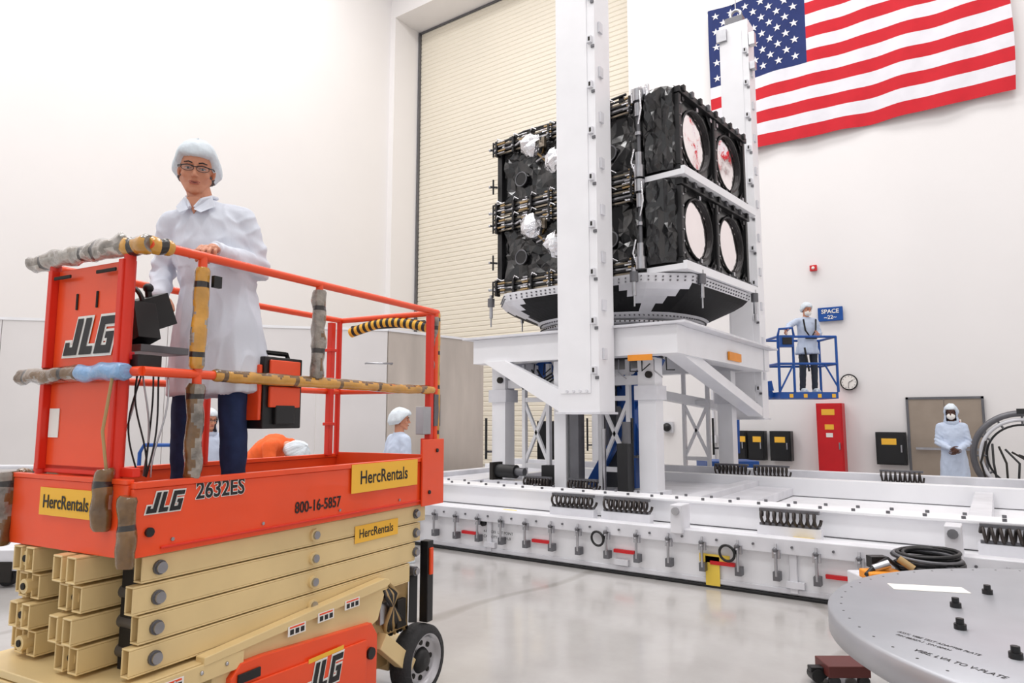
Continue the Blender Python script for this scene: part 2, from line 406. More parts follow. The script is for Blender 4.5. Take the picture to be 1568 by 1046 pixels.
def spring(b,cx,cy,cz,L=.56,R=.075):
    pts=[]; N=9
    for k in range(N*12+1):
        a=2*math.pi*k/12; pts.append((cx-L/2+L*k/(N*12),cy+R*math.cos(a),cz+R*.85*math.sin(a)))
    b.tube(pts,.015,ROPE,5)
    b.bb(cx-L/2,cx+L/2,cy-.03,cy+.03,cz+R*.8,cz+R*.8+.03,GREYM); b.bb(cx-L/2,cx+L/2,cy-.03,cy+.03,cz-R-.02,cz-R*.7,GREYM)
    b.bb(cx-L/2-.02,cx+L/2+.02,cy-.05,cy+.05,.47,cz-R,WHITE2)
b=MB()
for x,y in((-4.2,7.22),(-3.5,7.22),(-1.74,7.22),(.1,7.25),(.75,7.25),(-3.7,11.65),(-3.05,11.65),(-1.2,11.65),(.6,11.65),(-6.9,7.22)): spring(b,x,y,.66 if y<8 else .78,.56,.075 if y<8 else .095)
spring(b,-5.5,8.45,.72,.45); spring(b,-4.75,8.45,.72,.45)
b.finish('wire_rope_isolators',e)
text('4-PLACES  LIFT POINT','stencil',e,(-5.2,Y0-.03,.27),(1,0,0),(0,0,1),.045,BLACK)
text('CAPACITY 12,000 LB','stencil_2',e,(-5.2,Y0-.03,.21),(1,0,0),(0,0,1),.045,BLACK)

# ---------------------------------------------------------------- handling stand (masts + frame)
e=empty('satellite_handling_stand',(0,0,0))
b=MB()
def mast(x0,x1,y0,y1,z0,z1):
    b.bb(x0,x1,y0,y1,z0,z1,WHITE); b.bb(x0+.04,x1-.12,y0-.012,y0,z0+.25,z1-.2,WHITE)
    z=z0+.5
    while z<z1-.3:
        b.bb(x1-.1,x1-.03,y0-.05,y0,z,z+.1,WHITE2); b.bb(x1-.075,x1-.045,y0-.055,y0-.049,z+.02,z+.08,DARK); b.bb(x1-.05,x1+.0,y0-.02,y0,z-.07,z-.03,GREYM); b.bb(x1,x1+.03,y0+.1,y0+.2,z+.2,z+.35,WHITE2); z+=.66
    for k in range(4): b.cyl((x0+.15+k*.1,y0-.03,z0+.28),(x0+.15+k*.1,y0,z0+.28),.02,WHITE2,seg=8)
    b.bb(x0-.03,x1+.03,y0-.03,y1+.03,z0-.03,z0,WHITE2)
mast(-4.87,-4.24,8.0,8.45,1.73,9.2)
mast(-4.06,-3.50,12.97,13.37,1.65,9.45)
b.bb(-3.95,-3.6,13.0,13.3,9.45,9.6,GREYM); b.torus((-3.77,13.15,9.7),.1,.03,(0,1,0),STEEL); b.cyl((-3.77,13.15,9.8),(-3.77,13.15,12.5),.012,STEEL,seg=6)
b.bb(-4.1,-3.9,12.9,12.96,9.1,9.35,STEEL); b.bb(-3.49,-3.38,12.97,13.1,8.9,9.15,STEEL); b.bb(-3.49,-3.39,12.97,13.1,8.4,8.55,STEEL)
z0,z1=2.5,2.88
b.bb(-6.75,-3.35,8.5,8.8,z0,z1,WHITE); b.bb(-6.75,-3.35,12.65,12.95,z0,z1,WHITE)
b.bb(-6.73,-6.4,8.81,12.64,z0,z1,WHITE); b.bb(-3.7,-3.37,8.81,12.64,z0,z1,WHITE)
b.bb(-6.9,-3.2,8.4,13.0,z1+.002,z1+.035,WHITE2)
b.prism([(-1.62,.80),(-1.2,.80),(.0,.22),(.0,.0),(-.2,.0)],(-4.88,8.42,1.72),(1,0,0),(0,0,1),(0,.16,0),WHITE)
b.beam((-3.55,8.9,2.58),(-3.62,12.9,1.76),.26,.16,WHITE); b.beam((-6.6,9.3,2.52),(-4.2,12.94,1.85),.2,.16,WHITE)
for x in(-6.5,-3.95):
    for y in(8.97,12.3):
        b.bb(x-.13,x+.13,y-.13,y+.13,.6,2.49,WHITE); b.bb(x-.2,x+.2,y-.2,y+.2,.6,.66,WHITE2); b.bb(x-.17,x+.17,y-.17,y+.17,1.9,2.1,WHITE2)
        b.bb(x-.22,x-.14,y-.16,y+.0,1.1,1.13,GREYM); b.cyl((x-.2,y-.19,1.0),(x-.2,y-.19,1.65),.02,BLACK,seg=8)
        b.cyl((x+.05,y-.14,2.25),(x+.05,y-.18,2.25),.05,DARK,seg=12)
for y in(9.0,12.3):
    for xa in(-6.1,-4.75):
        b.bb(xa-.03,xa+.03,y-.04,y+.04,.6,2.49,WHITE); b.bb(xa+.42,xa+.48,y-.04,y+.04,.6,2.49,WHITE)
        b.beam((xa,y,.95),(xa+.45,y,1.9),.05,.05,WHITE); b.beam((xa+.45,y,.95),(xa,y,1.9),.05,.05,WHITE)
        b.bb(xa+.03,xa+.42,y-.035,y+.035,.88,.95,WHITE); b.bb(xa+.03,xa+.42,y-.035,y+.035,1.9,1.97,WHITE)
b.bb(-6.36,-4.09,8.9,8.98,2.12,2.25,WHITE); b.bb(-5.35,-5.15,8.66,8.86,.6,2.49,WHITE); b.bb(-5.1,-4.95,8.68,8.86,.6,2.4,GREYM)
b.finish('frame',e,.012)
OLAB=M('orange_lab',(240,150,40),.5)
b=MB()
b.bb(-4.05,-3.7,8.47,8.495,2.42,2.5,OLAB); b.bb(-3.36,-3.33,10.6,11.2,2.55,2.68,OLAB)
pts=[(-5.2+1.1*math.cos(a),9.7,2.95+1.05*math.sin(a)) for a in [math.radians(200+i*14) for i in range(11)]]
for p,q in zip(pts,pts[1:]): b.beam(p,q,.12,.28,BLUE)
b.beam((-5.2,9.5,.62),(-4.4,9.5,1.9),.12,.14,BLUE); b.beam((-4.1,9.5,.62),(-4.6,9.5,1.9),.12,.14,BLUE); b.bb(-4.6,-4.4,9.4,9.6,.62,2.3,BLUE)
b.cyl((-6.3,8.55,.85),(-5.95,8.55,.85),.1,BLACK); b.cyl((-5.95,8.55,.85),(-5.8,8.55,.85),.06,GREYM); b.bb(-6.36,-6.3,8.42,8.68,.72,.98,DARK)
b.bb(-6.45,-5.7,8.4,8.7,.6,.72,WHITE2)
b.bb(-5.6,-5.36,8.7,8.86,.6,.95,BLACK); b.bb(-4.3,-4.14,8.6,8.8,.6,1.3,BLACK); b.cyl((-4.2,8.7,1.3),(-4.2,8.7,1.6),.06,GREYM)
for k in range(5):
    b.tube([(-6.2+.1*k,8.9,2.4),(-6.0+.15*k,8.8,2.1-.05*k),(-5.7+.1*k,8.8,2.2),(-5.4+.1*k,8.9,2.4)],.014,BLACK,6)
b.sph((-5.2,10.4,2.65),(.8,.8,.18),BLACK,20)
for k in range(14):
    x=-6.0+k*.18; b.tube([(x,8.86,2.48),(x+.05,8.75,2.3),(x+.15,8.8,2.2+.1*(k%3))],.01,BLACK if k%3 else STEEL,5)
b.cyl((-5.2,9.3,2.2),(-4.7,9.3,2.25),.09,STEEL); b.box((-4.75,9.1,1.5),(.12,.1,.5),GREYM)
b.bb(-6.0,-5.75,9.2,9.5,1.0,1.6,BLACK); b.bb(-5.0,-4.8,9.6,9.9,.6,2.3,M('dark_grey_post',(70,72,76),.5)); b.cyl((-4.55,8.7,.62),(-4.55,8.7,1.5),.03,STEEL)
b.finish('mechanisms',e)

# ---------------------------------------------------------------- satellites
e=empty('stacked_satellites',(-5.065,10.39,0),math.radians(-5))
x0,x1,y0,y1=-1.7,1.7,-1.25,1.25
ZT=[(3.80,5.03),(5.15,6.40)]
blk=MB(); fr=MB(); ap=MB(); hw=MB()
WALU=M('warm_alu',(170,158,140),.35,.8)
sx=x1-.52
for ti,(z0,z1) in enumerate(ZT):
    h=z1-z0; sd=ti*11
    blk.bb(x0+.12,x1-.12,y0+.2,y1-.12,z0+.02,z1-.04,MLI)
    blk.crumple((x0+.08,y0+.1,z0+.06),(1.35,0,0),(0,0,h-.12),16,14,.13,2.6,MLI,sd)
    blk.crumple((x0+1.43,y0+.1,z0+.06),(1.4,0,0),(0,0,h-.12),16,14,.13,2.6,MLI,sd+3)
    blk.crumple((sx+.04,y0-.08,z0+.02),(.3,.0,0),(0,0,h),6,15,.12,3.2,MLI,sd+6)
    blk.crumple((sx+.34,y0-.08,z0+.02),(.17,.10,0),(0,0,h),4,15,.12,3.2,MLI,sd+8)
    blk.crumple((sx-.22,y0+.06,z0+.06),(.22,-.14,0),(0,0,h-.1),5,15,.12,3.2,MLI,sd+10)
    blk.crumple((x0+.08,y1-.1,z0+.05),(0,-(y1-y0)+.2,0),(0,0,h-.1),24,16,.06,3,MLI,sd+9)
    blk.crumple((x0+.05,y0+.05,z1-.03),(x1-x0-.1,0,0),(0,y1-y0-.1,0),26,26,.03,3,MLI,sd+12)
    for k in range(2):
        ya=y0+.05+k*1.2; yb=ya+1.2; cy=(ya+yb)/2; cz=(z0+z1)/2
        rr=.46; ry=.47
        n=24; outer=[];inner=[]
        for i in range(n):
            a=2*math.pi*i/n+.13; c_,s_=math.cos(a),math.sin(a)
            t=min((yb-ya)/2/abs(c_) if abs(c_)>1e-6 else 9,(h/2-.04)/abs(s_) if abs(s_)>1e-6 else 9)
            outer.append((x1-.02,cy+t*c_,cz+t*s_)); inner.append((x1-.02,cy+ry*c_,cz+rr*s_))
        blk.add(outer+inner,[(i,(i+1)%n,n+(i+1)%n,n+i) for i in range(n)],MLI)
        inn2=[(x1-.1,p[1],p[2]) for p in inner]
        blk.add(inner+inn2,[(i,(i+1)%n,n+(i+1)%n,n+i) for i in range(n)],BFR)
        vs=[(x1-.05,cy,cz)];R=6
        for j in range(1,R+1):
            for i in range(n):
                a=2*math.pi*i/n+.13; p=V((x1-.05,cy+ry*.99*math.cos(a)*j/R,cz+rr*.98*math.sin(a)*j/R)); p.x+=.007*noise.noise(p*5); vs.append(p)
        fs=[(0,1+i,1+(i+1)%n) for i in range(n)]
        for j in range(R-1):
            for i in range(n): fs.append((1+j*n+i,1+j*n+(i+1)%n,1+(j+1)*n+(i+1)%n,1+(j+1)*n+i))
        ap.add(vs,fs,MIRR,True)
        pts=[(x1,cy+ry*math.cos(2*math.pi*i/24),cz+rr*math.sin(2*math.pi*i/24)) for i in range(24)]
        fr.tube(pts,.02,BFR,6,closed=True)
        fr.bb(x1-.04,x1+.05,ya-.04,ya+.04,z0+.09,z1-.1,BFR); fr.bb(x1-.04,x1+.04,yb-.05,yb+.03,z0+.09,z1-.1,BFR)
        for sy in(-1,1):
            for sz in(-1,1):
                yy=cy+sy*.58; zz=cz+sz*(h/2-.06)
                fr.add([(x1+.01,yy,zz),(x1+.01,yy-sy*.26,zz),(x1+.01,yy,zz-sz*.26)],[(0,1,2)],BFR)
        for zz in(z0+.14,z1-.14):
            for yy in(ya+.12,cy,yb-.12): hw.bb(x1+.0,x1+.04,yy-.03,yy+.03,zz-.03,zz+.03,STEEL if random.random()<.35 else BFR)
        for i in range(6): hw.cyl((x1+.05,ya,z0+.15+i*.17),(x1+.065,ya,z0+.15+i*.17),.015,STEEL,seg=6)
    fr.bb(x1-.04,x1+.07,y0,y1,z1-.09,z1,BFR); fr.bb(x1-.04,x1+.07,y0,y1,z0,z0+.08,BFR)
    fr.bb(x0,x1-.05,y0+.02,y0+.1,z1-.07,z1,BFR); fr.bb(x0,x1-.05,y0+.02,y0+.1,z0,z0+.06,BFR)
    fr.bb(x0-.02,x0+.08,y0+.03,y0+.12,z0+.01,z1-.01,BFR); fr.bb(x0,x0+.08,y0+.13,y1-.1,z1-.08,z1,BFR); fr.bb(x0,x1-.05,y1-.08,y1,z1-.08,z1,BFR)
    fr.bb(x0-.02,x0+.08,y1-.12,y1,z0,z1-.09,BFR)
    for k in range(9):
        yy=y0+.12+k*.28; hw.bb(x1+.05,x1+.1,yy-.03,yy+.03,z1-.06,z1+.03,GREYM if k%2 else BFR)
        hw.cyl((x1+.02,yy,z1),(x1+.06,yy+.05,z1+.07),.012,STEEL,seg=6)
        hw.bb(x1+.07,x1+.1,yy-.02,yy+.02,z0+.02,z0+.08,GREYM)
    for zb,nr in((z1-.18,6),(z0-.04,6)):
        for r in range(nr):
            z=zb+r*.040
            hw.beam((x0-.05,y0-.03-.03*(r%2),z),(sx-.12,y0-.03-.03*(r%2),z),.022,.026,(WALU,BFR,STEEL,BFR,WALU,BFR)[r])
            for q in range(6): hw.cyl((x0+.05+q*.5+random.random()*.15,y0-.08,z),(x0+.24+q*.5,y0-.08,z),.014,(STEEL,CREAMD,SILV)[(q+r)%3],seg=6)
        for q in range(8):
            xx=x0+.05+q*.38; hw.bb(xx-.02,xx+.02,y0-.1,y0-.0,zb-.05,zb+.22,BFR); hw.cyl((xx,y0-.1,zb+.05),(xx,y0-.125,zb+.05),.02,STEEL,seg=6)
            hw.tube([(xx,y0-.08,zb+.2),(xx+.06,y0-.12,zb+.24),(xx+.12,y0-.08,zb+.2)],.012,SILV,5)
    for xx in(x0+.55,x0+2.3):
        hw.torus((xx,y0-.02,z0+.52),.12,.012,(0,1,0),GREYM,24); hw.cyl((xx,y0+.1,z0+.52),(xx,y0-.02,z0+.52),.11,BFR,seg=24)
    for(bx,bz,br) in((x0+.92,z1-.30,.19),(x0+1.42,z1-.68,.19)):
        me_c=V((bx,y0-.2,bz)); tmp=MB(); tmp.sph((0,0,0),br,SILV,11,rings=8)
        vv=[me_c+V(p)*(1+.35*noise.noise(V(p)*16+V((ti*3,bx,0)))) for p in tmp.v]
        hw.add(vv,tmp.f,SILV,False)
        hw.cyl((bx,y0+.05,bz),(bx,y0-.1,bz),.07,CREAMD,seg=10)
        hw.tube([(bx-.1,y0-.1,bz+.05),(bx-.3,y0-.12,bz+.18),(bx-.5,y0-.05,bz+.16)],.025,STEEL,6)
        hw.tube([(bx+.05,y0-.15,bz-.1),(bx+.15,y0-.12,bz-.2),(bx+.2,y0,bz-.3)],.018,CREAMD,6)
        hw.box((bx-.16,y0-.1,bz+.12),(.12,.08,.1),BFR); hw.box((bx+.18,y0-.1,bz+.05),(.06,.06,.16),WALU)
    hw.cyl((sx,y0-.14,z0+.02),(sx,y0-.14,z1+.02),.03,GREYM,seg=10)
    for zz,rr_,hh in((z1-.13,.075,.18),(z1-.36,.05,.2),(z0-.04,.08,.18),(z0+.14,.055,.2),(z0+.6,.05,.05)):
        hw.cyl((sx,y0-.15,zz),(sx,y0-.15,zz+hh),rr_,STEEL,seg=12)
    hw.tube([(sx+.06,y0-.2,z1),(sx+.1,y0-.24,z1-.3),(sx+.03,y0-.2,z1-.5)],.014,SILV,6)
    hw.tube([(sx-.06,y0-.18,z0+.4),(sx-.1,y0-.2,z0+.2),(sx-.03,y0-.2,z0)],.014,SILV,6)
    for zz in(z0+.02,z1-.08,z0+.5): 
        hw.beam((x0,y0,zz),(x0-.12,y0-.05,zz+.02),.03,.03,STEEL if zz<z0+.3 else BFR); hw.sph((x0-.13,y0-.05,zz+.02),.026,STEEL,8)
        hw.cyl((x0-.06,y0-.04,zz-.12),(x0-.06,y0-.04,zz+.14),.016,BFR,seg=6)
    hw.bb(sx+.05,x1+.10,y0-.08,y1+.05,z0-.10,z0-.02,WHITE); hw.bb(x1+.105,x1+.16,y0-.1,y1+.07,z0-.11,z0+.01,WHITE)
for k in range(13):
    xx=x0+.08+k*.22; hw.box((xx,y0+.05,6.43+.02*(k%3)),(.08,.07,.1),random.choice([STEEL,BFR,GREYM,CREAMD,SILV]))
for k in range(5): hw.cyl((sx-.12+.06*k,y0-.08+.04*(k%2),6.3),(sx-.12+.06*k,y0-.08,6.52-.03*(k%2)),.035,SILV,seg=7)
hw.tube([(x0,y0+.02,6.43),(x0+.6,y0,6.50),(x0+1.3,y0,6.47),(x0+2.6,y0,6.53)],.02,BFR,6)
hw.tube([(x1-.05,y0+.05,6.42),(x1-.05,0,6.45),(x1-.05,y1,6.42)],.03,BFR,6)
blk.finish('blankets',e); fr.finish('structure',e,.006); ap.finish('apertures',e); hw.finish('hardware',e)
# adapter: dish from cut-corner deck down to a round clamp ring
ad=MB(); N=96; zt,zb=3.68,3.14; RB=1.30
def topR(a):
    c_,s_=abs(math.cos(a)),abs(math.sin(a)); return min(1.80/max(c_,1e-6),1.56/max(s_,1e-6),2.0/((c_+s_)/math.sqrt(2)))
rows=[(zt,1.0),(zt-.03,1.0),(zt-.13,.97),(zt-.21,.86),(zt-.29,.68),(zt-.37,.44),(zb+.08,.16),(zb,0)]
vs=[]
for z,t in rows:
    for i in range(N):
        a=2*math.pi*i/N; r=RB+(topR(a)-RB)*t; vs.append((r*math.cos(a),r*math.sin(a),z))
fs=[];ml=[]
for j in range(len(rows)-1):
    for i in range(N):
        fs.append((j*N+i,j*N+(i+1)%N,(j+1)*N+(i+1)%N,(j+1)*N+i)); k=i%24
        wd={2:4.2,3:3.2,4:2.2,5:1.4}.get(j,99)
        ml.append(CARB if (2<=j<=5 and abs(k-11.5)>wd) else WHITE2)
ad.add(vs,fs,ml,False); ad.add(vs[:N],[tuple(range(N))],WHITE)
ad.lathe((0,0,0),[(RB,zb),(RB+.07,zb-.02),(RB+.07,zb-.09),(RB-.02,zb-.1),(RB-.02,2.98),(RB+.06,2.97),(RB+.06,2.92),(1.05,2.92)],STEEL,64)
for i in range(120):
    a=2*math.pi*i/120; ca,sa=math.cos(a),math.sin(a); r=RB+.07
    ad.cyl((r*ca,r*sa,zb-.055),((r+.01)*ca,(r+.01)*sa,zb-.055),.013,DARK,seg=6)
    for zz,tt in((zt-.05,.99),(zt-.10,.975)):
        r=RB+(topR(a)-RB)*tt; ad.cyl((r*ca,r*sa,zz),((r+.022)*ca,(r+.022)*sa,zz),.012,GREYM,seg=6)
    r=RB+(topR(a)-RB)*.08; ad.cyl((r*ca,r*sa,zb+.04),((r+.02)*ca,(r+.02)*sa,zb+.03),.012,GREYM,seg=6)
for (xx,yy) in((sx,y0-.36),(x0-.12,y0-.02),(x1+.14,y0+.4),(x1+.14,y1-.1),(x0-.1,y0+.8)):
    ad.cyl((xx,yy,3.35),(xx,yy,3.75),.03,STEEL,seg=8); ad.cyl((xx,yy,3.55),(xx,yy,3.69),.06,GREYM,seg=10); ad.cyl((xx,yy,3.2),(xx,yy,3.36),.014,STEEL,seg=6)
ad.torus((x0+2.3,-1.60,3.5),.12,.012,(0,1,.2),WHITE,20)
ad.finish('payload_adapter',e)

# ---------------------------------------------------------------- scissor lift
LX,LY=W(-1.42,2.62); LR=math.radians(7.3)
lift=empty('scissor_lift',(LX,LY,0),LR)
WD=.81; LN=2.0
b=MB()
def htube(xc,ya,yb,z,w=.05,hh=.1,m=CREAM):
    t=.008
    b.bb(xc-w/2,xc+w/2,ya,yb,z,z+t,m); b.bb(xc-w/2,xc+w/2,ya,yb,z+hh-t,z+hh,m); b.bb(xc-w/2,xc-w/2+t,ya,yb,z+t,z+hh-t,m); b.bb(xc+w/2-t,xc+w/2,ya,yb,z+t,z+hh-t,m)
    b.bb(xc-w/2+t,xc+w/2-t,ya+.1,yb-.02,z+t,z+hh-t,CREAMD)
for i in range(4):
    z=.69+.112*i; off=.03*(i%2)
    for xc in(-.03,-.78): htube(xc,.02+off,1.9-.05*(3-i),z,.05,.106)
    for xc in(-.24,-.33,-.6,-.69): htube(xc,-.05-off+.04*(xc<-.5),1.85,z,.06,.1)
    b.cyl((-.8,.12,z+.05),(.005,.12,z+.05),.028,GREYM,seg=14); b.cyl((.0,.12,z+.05),(.018,.12,z+.05),.022,STEEL,seg=12)
    b.cyl((-.8,.95,z+.05),(.01,.95,z+.05),.03,CREAM,seg=14); b.cyl((.0,.95,z+.05),(.02,.95,z+.05),.02,STEEL,seg=12)
    b.cyl((-.8,1.8,z+.05),(.005,1.8,z+.05),.028,GREYM,seg=14); b.cyl((.0,1.8,z+.05),(.018,1.8,z+.05),.02,STEEL,seg=12)
    for xc in(-.285,-.645): b.cyl((xc,-.03,z+.05),(xc,.1,z+.05),.03,CREAM,seg=12); b.cyl((xc,-.036,z+.05),(xc,-.03,z+.05),.014,DARK,seg=10)
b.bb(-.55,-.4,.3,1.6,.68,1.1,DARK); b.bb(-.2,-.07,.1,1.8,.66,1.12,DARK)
b.finish('scissor_arms',lift,.003)
b=MB()
b.bb(-.83,.04,-.12,.5,.645,.675,CREAM)
b.bb(-.83,.04,-.125,-.09,.6,.64,CREAM)
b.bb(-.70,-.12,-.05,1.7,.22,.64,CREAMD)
b.bb(.042,.052,-.1,.5,.6,.67,CREAM)
b.prism([(.42,.675),(1.45,.72),(1.47,.68),(1.42,.56),(1.3,.52),(.6,.52),(.5,.50),(.42,.22),(.36,.22),(.36,.60)],(-.07,0,0),(0,1,0),(0,0,1),(.10,0,0),CREAM)
b.prism([(.3,.695),(1.44,.775),(1.48,.765),(1.49,.74),(1.46,.725),(.3,.66)],(-.0,0,0),(0,1,0),(0,0,1),(.055,0,0),CREAM)
b.prism([(.42,.14),(1.34,.14),(1.38,.2),(1.38,.50),(1.33,.57),(.60,.62),(.48,.62),(.43,.57)],(-.08,0,0),(0,1,0),(0,0,1),(.14,0,0),ORANGE)
b.prism([(.5,.2),(1.28,.2),(1.28,.5),(.5,.53)],(.061,0,0),(0,1,0),(0,0,1),(.012,0,0),ORANGE)
b.bb(-.87,-.75,.68,1.5,.18,.52,ORANGE)
b.bb(.06,.07,.46,.58,.54,.58,BLACK); b.cyl((.05,1.32,.42),(.075,1.32,.42),.03,BLACK)
b.bb(-.6,-.15,1.75,1.98,.16,.3,CREAM)
for k in range(8):
    b.tube([(-.03-.02*k,1.50+.02*k,.78),(.02,1.60-.015*k,.66),(-.02,1.55+.02*k,.5),(-.08,1.62+.03*k,.40)],.013,BLACK if k%3 else CREAMD,6)
b.bb(-.14,-.05,1.46,1.8,.42,.68,CREAMD); b.bb(-.05,-.02,1.5,1.6,.5,.62,STEEL); b.bb(-.05,-.02,1.66,1.74,.44,.6,DARK); b.bb(-.04,.02,1.90,1.96,.42,.9,BLACK); b.bb(.02,.035,1.91,1.94,.7,.86,ORANGE)
b.beam((-.02,1.5,.42),(-.02,1.78,.2),.06,.09,CREAM); b.beam((-.05,1.85,.75),(.0,1.78,.45),.05,.05,BLACK)
for k in range(4): b.sph((.055,.05+.12*k,.64),.010,STEEL,6)
b.bb(-.75,-.55,-.16,-.06,.3,.6,DARK); b.tube([(-.75,-.1,.6),(-.76,-.18,.52),(-.74,-.17,.42)],.012,BLACK,6); b.tube([(-.2,-.1,.6),(-.19,-.17,.52),(-.21,-.17,.42)],.012,BLACK,6)
b.finish('chassis',lift,.005)
b=MB()
def wheel(x,y,side):
    R=Matrix.Rotation(side*math.pi/2,3,'Y'); tmp=MB()
    tmp.lathe((0,0,0),[(.10,-.06),(.19,-.065),(.204,-.045),(.207,0),(.204,.045),(.19,.062),(.158,.066)],RUB,40,closed=True)
    tmp.lathe((0,0,0),[(.158,-.02),(.158,.064),(.150,.064),(.140,.03),(.12,.018),(.075,.02)],STEEL,40,closed=True)
    tmp.lathe((0,0,0),[(.075,.015),(.07,.03),(.06,.045),(.05,.055),(.02,.06)],BLACK,24)
    tmp.lathe((0,0,0),[(.16,-.03),(.01,-.03)],DARK,24)
    for k in range(8):
        a=k*math.pi/4; tmp.cyl((.1*math.cos(a),.1*math.sin(a),.016),(.1*math.cos(a),.1*math.sin(a),.024),.016,DARK,seg=8)
    o=len(b.v); b.v+= [tuple(R@V(v)+V((x,y,.207))) for v in tmp.v]
    for f,m_,s_ in zip(tmp.f,tmp.m,tmp.s): b.f.append([o+q for q in f]); b.m.append(b.mi(tmp.mats[m_])); b.s.append(s_)
for y in(.12,1.88): wheel(-.03,y,1); wheel(-.78,y,-1)
b.finish('wheels',lift)
b=MB()
b.bb(-WD,0,0,LN,1.14,1.2,GREYM)
for x in(0.001,-WD-.02):
    b.bb(x,x+.02,-.02,LN,1.13,1.385,ORANGE); b.bb(x-.005,x+.028,-.02,LN,1.386,1.41,ORANGE)
b.bb(.021,.03,.1,1.95,1.15,1.16,DRED)
b.bb(-WD,0,-.03,-.01,1.13,1.40,ORANGE); b.bb(-WD,0,-.035,-.005,1.401,1.42,ORANGE)
b.bb(-WD,0,LN-.02,LN-.001,1.13,1.42,ORANGE)
b.bb(.03,.042,1.80,2.03,1.12,1.52,ORANGE); b.bb(-.12,.029,2.0,2.03,1.12,1.52,DRED)
b.cyl((.04,1.87,1.2),(.05,1.87,1.2),.012,BLACK,seg=8); b.cyl((.04,1.95,1.45),(.05,1.95,1.45),.012,BLACK,seg=8)
for y in(.15,.6,1.1,1.6): b.cyl((.02,y,1.18),(.027,y,1.18),.008,STEEL,seg=6)
b.cyl((.02,.05,1.22),(.032,.05,1.22),.018,BLACK,seg=10)
b.bb(-.7,-.02,.0,.03,1.425,1.46,DRED)
PL=-.64
for za,zb_ in((1.44,1.80),(1.86,2.28)):
    b.bb(PL+.03,-.15,.0,.025,za,zb_,ORANGE); b.bb(PL,PL+.029,-.03,.03,za,zb_,DRED); b.bb(-.149,-.12,-.03,.03,za,zb_,DRED)
b.cyl((PL,0,1.42),(PL,0,2.32),.022,DRED,seg=12); b.cyl((-.12,0,1.42),(-.12,0,2.32),.022,DRED,seg=12)
for x in(-.46,-.32): b.bb(x-.006,x+.006,-.006,.0,2.10,2.17,DARK)
b.bb(-.60,-.48,-.028,-.02,2.235,2.25,DARK); b.bb(-.3,-.17,-.028,-.02,2.235,2.25,DARK)
TZ,MZ=2.33,1.83
def rail(p,q,m=ORANGE,r=.019): b.cyl(p,q,r,m,seg=14)
rail((0,.1,TZ),(0,2.0,TZ)); rail((-WD,.1,TZ),(-WD,2.0,TZ)); rail((-WD,2,TZ),(0,2,TZ)); rail((-WD,0,TZ),(0,0,TZ))
rail((0,.1,TZ),(0,0,TZ)); rail((-WD,.1,TZ),(-WD,0,TZ))
rail((0,.0,MZ),(0,2.0,MZ)); rail((-WD,0,MZ),(-WD,2.0,MZ)); rail((-WD,0,MZ),(0,0,MZ)); rail((-WD,2,MZ),(0,2,MZ))
for y in(.24,1.98): rail((0,y,1.4),(0,y,TZ))
rail((0,.93,MZ),(0,.93,TZ))
for y in(.24,.93,1.98): rail((-WD,y,1.4),(-WD,y,TZ),DRED)
b.bb(-.02,.02,1.90,1.94,1.4,2.3,DRED); b.bb(-WD-.0,-WD+.04,1.86,1.9,1.4,2.3,DRED)
b.bb(-.03,.03,1.82,1.9,1.55,1.72,STEEL); b.bb(-.04,.02,1.95,2.02,1.6,1.8,GREYM)
for z in(1.6,1.9,2.1): b.bb(-WD-.01,-WD+.05,1.85,1.91,z,z+.02,DRED)
rail((-WD+.1,2.0,2.27),(-.1,2.0,2.27),BLACK)
b.finish('platform_and_rails',lift,.004)
b=MB()
def foam(p,q,r,m,m2=None,sec=(2,7),bands=True,jit=.10,seg=16,bm_=BKT,gap=(18,24,30)):
    p=V(p);q=V(q);L=(q-p).length; n=max(6,int(L/.012)); pts=[]
    for i in range(n+1):
        t=i/n; o=V((noise.noise(p*5+V((t*4,0,0))),noise.noise(p*5+V((0,t*4,3))),noise.noise(p*3+V((0,5,t*4)))))*.008
        pts.append(p.lerp(q,t)+o)
    bd=set(); i=int(3+6*random.random())
    while bands and i<n:
        bd|={i,i+1}; i+=random.choice(gap)
    def mf(i,k):
        if i in bd: return bm_
        w=k+3*noise.noise(V((i*.22,p.x,p.z)))
        return m2 if (m2 and sec[0]<=w<=sec[1]) else m
    b.tube(pts,lambda t:r*(1-.2*(t<.005 or t>.995))*(1.0 if int(t*n+.5) in bd else 1.04+.06*noise.noise(V((t*L*18,p.x*3,p.y)))),m,seg,jit=jit,mf=mf)
foam((-.80,-.01,TZ),(-.36,-.01,TZ+.01),.037,PLAST,PLASTL,(8,13),jit=.35)
foam((-.38,-.01,TZ+.01),(-.14,-.01,TZ+.01),.042,PLASTL,PLAST,(4,9),jit=.4)
foam((-.15,-.0,TZ),(.0,.0,TZ),.038,PLAST,GOLDT,(6,14)); foam((-.01,-.0,TZ),(0,.10,TZ),.033,GOLDT)
foam((-.82,-.02,MZ),(-.35,-.03,MZ),.031,BRT,PLAST,(9,13),jit=.3); foam((-.36,-.03,MZ),(-.05,-.03,MZ),.034,BTAPE,bands=False,jit=.25)
foam((0,.24,2.28),(0,.24,MZ+.02),.031,PLAST,GOLDT,(6,12)); foam((0,.24,MZ-.04),(0,.24,1.40),.033,BRT,PLAST,(5,9),jit=.25)
foam((0,.93,2.30),(0,.93,MZ+.02),.034,PLAST,BRT,(3,7),jit=.3)
foam((0,.32,MZ),(0,1.95,MZ-.005),.027,GOLDT,BRT,(3,6),bm_=BRT,gap=(26,34,44))
foam((.0,2.0,TZ),(.0,2.0,1.14),.020,GOLDT,BRT,(3,6)); foam((0,1.98,2.3),(-.02,1.98,1.85),.023,PLAST)
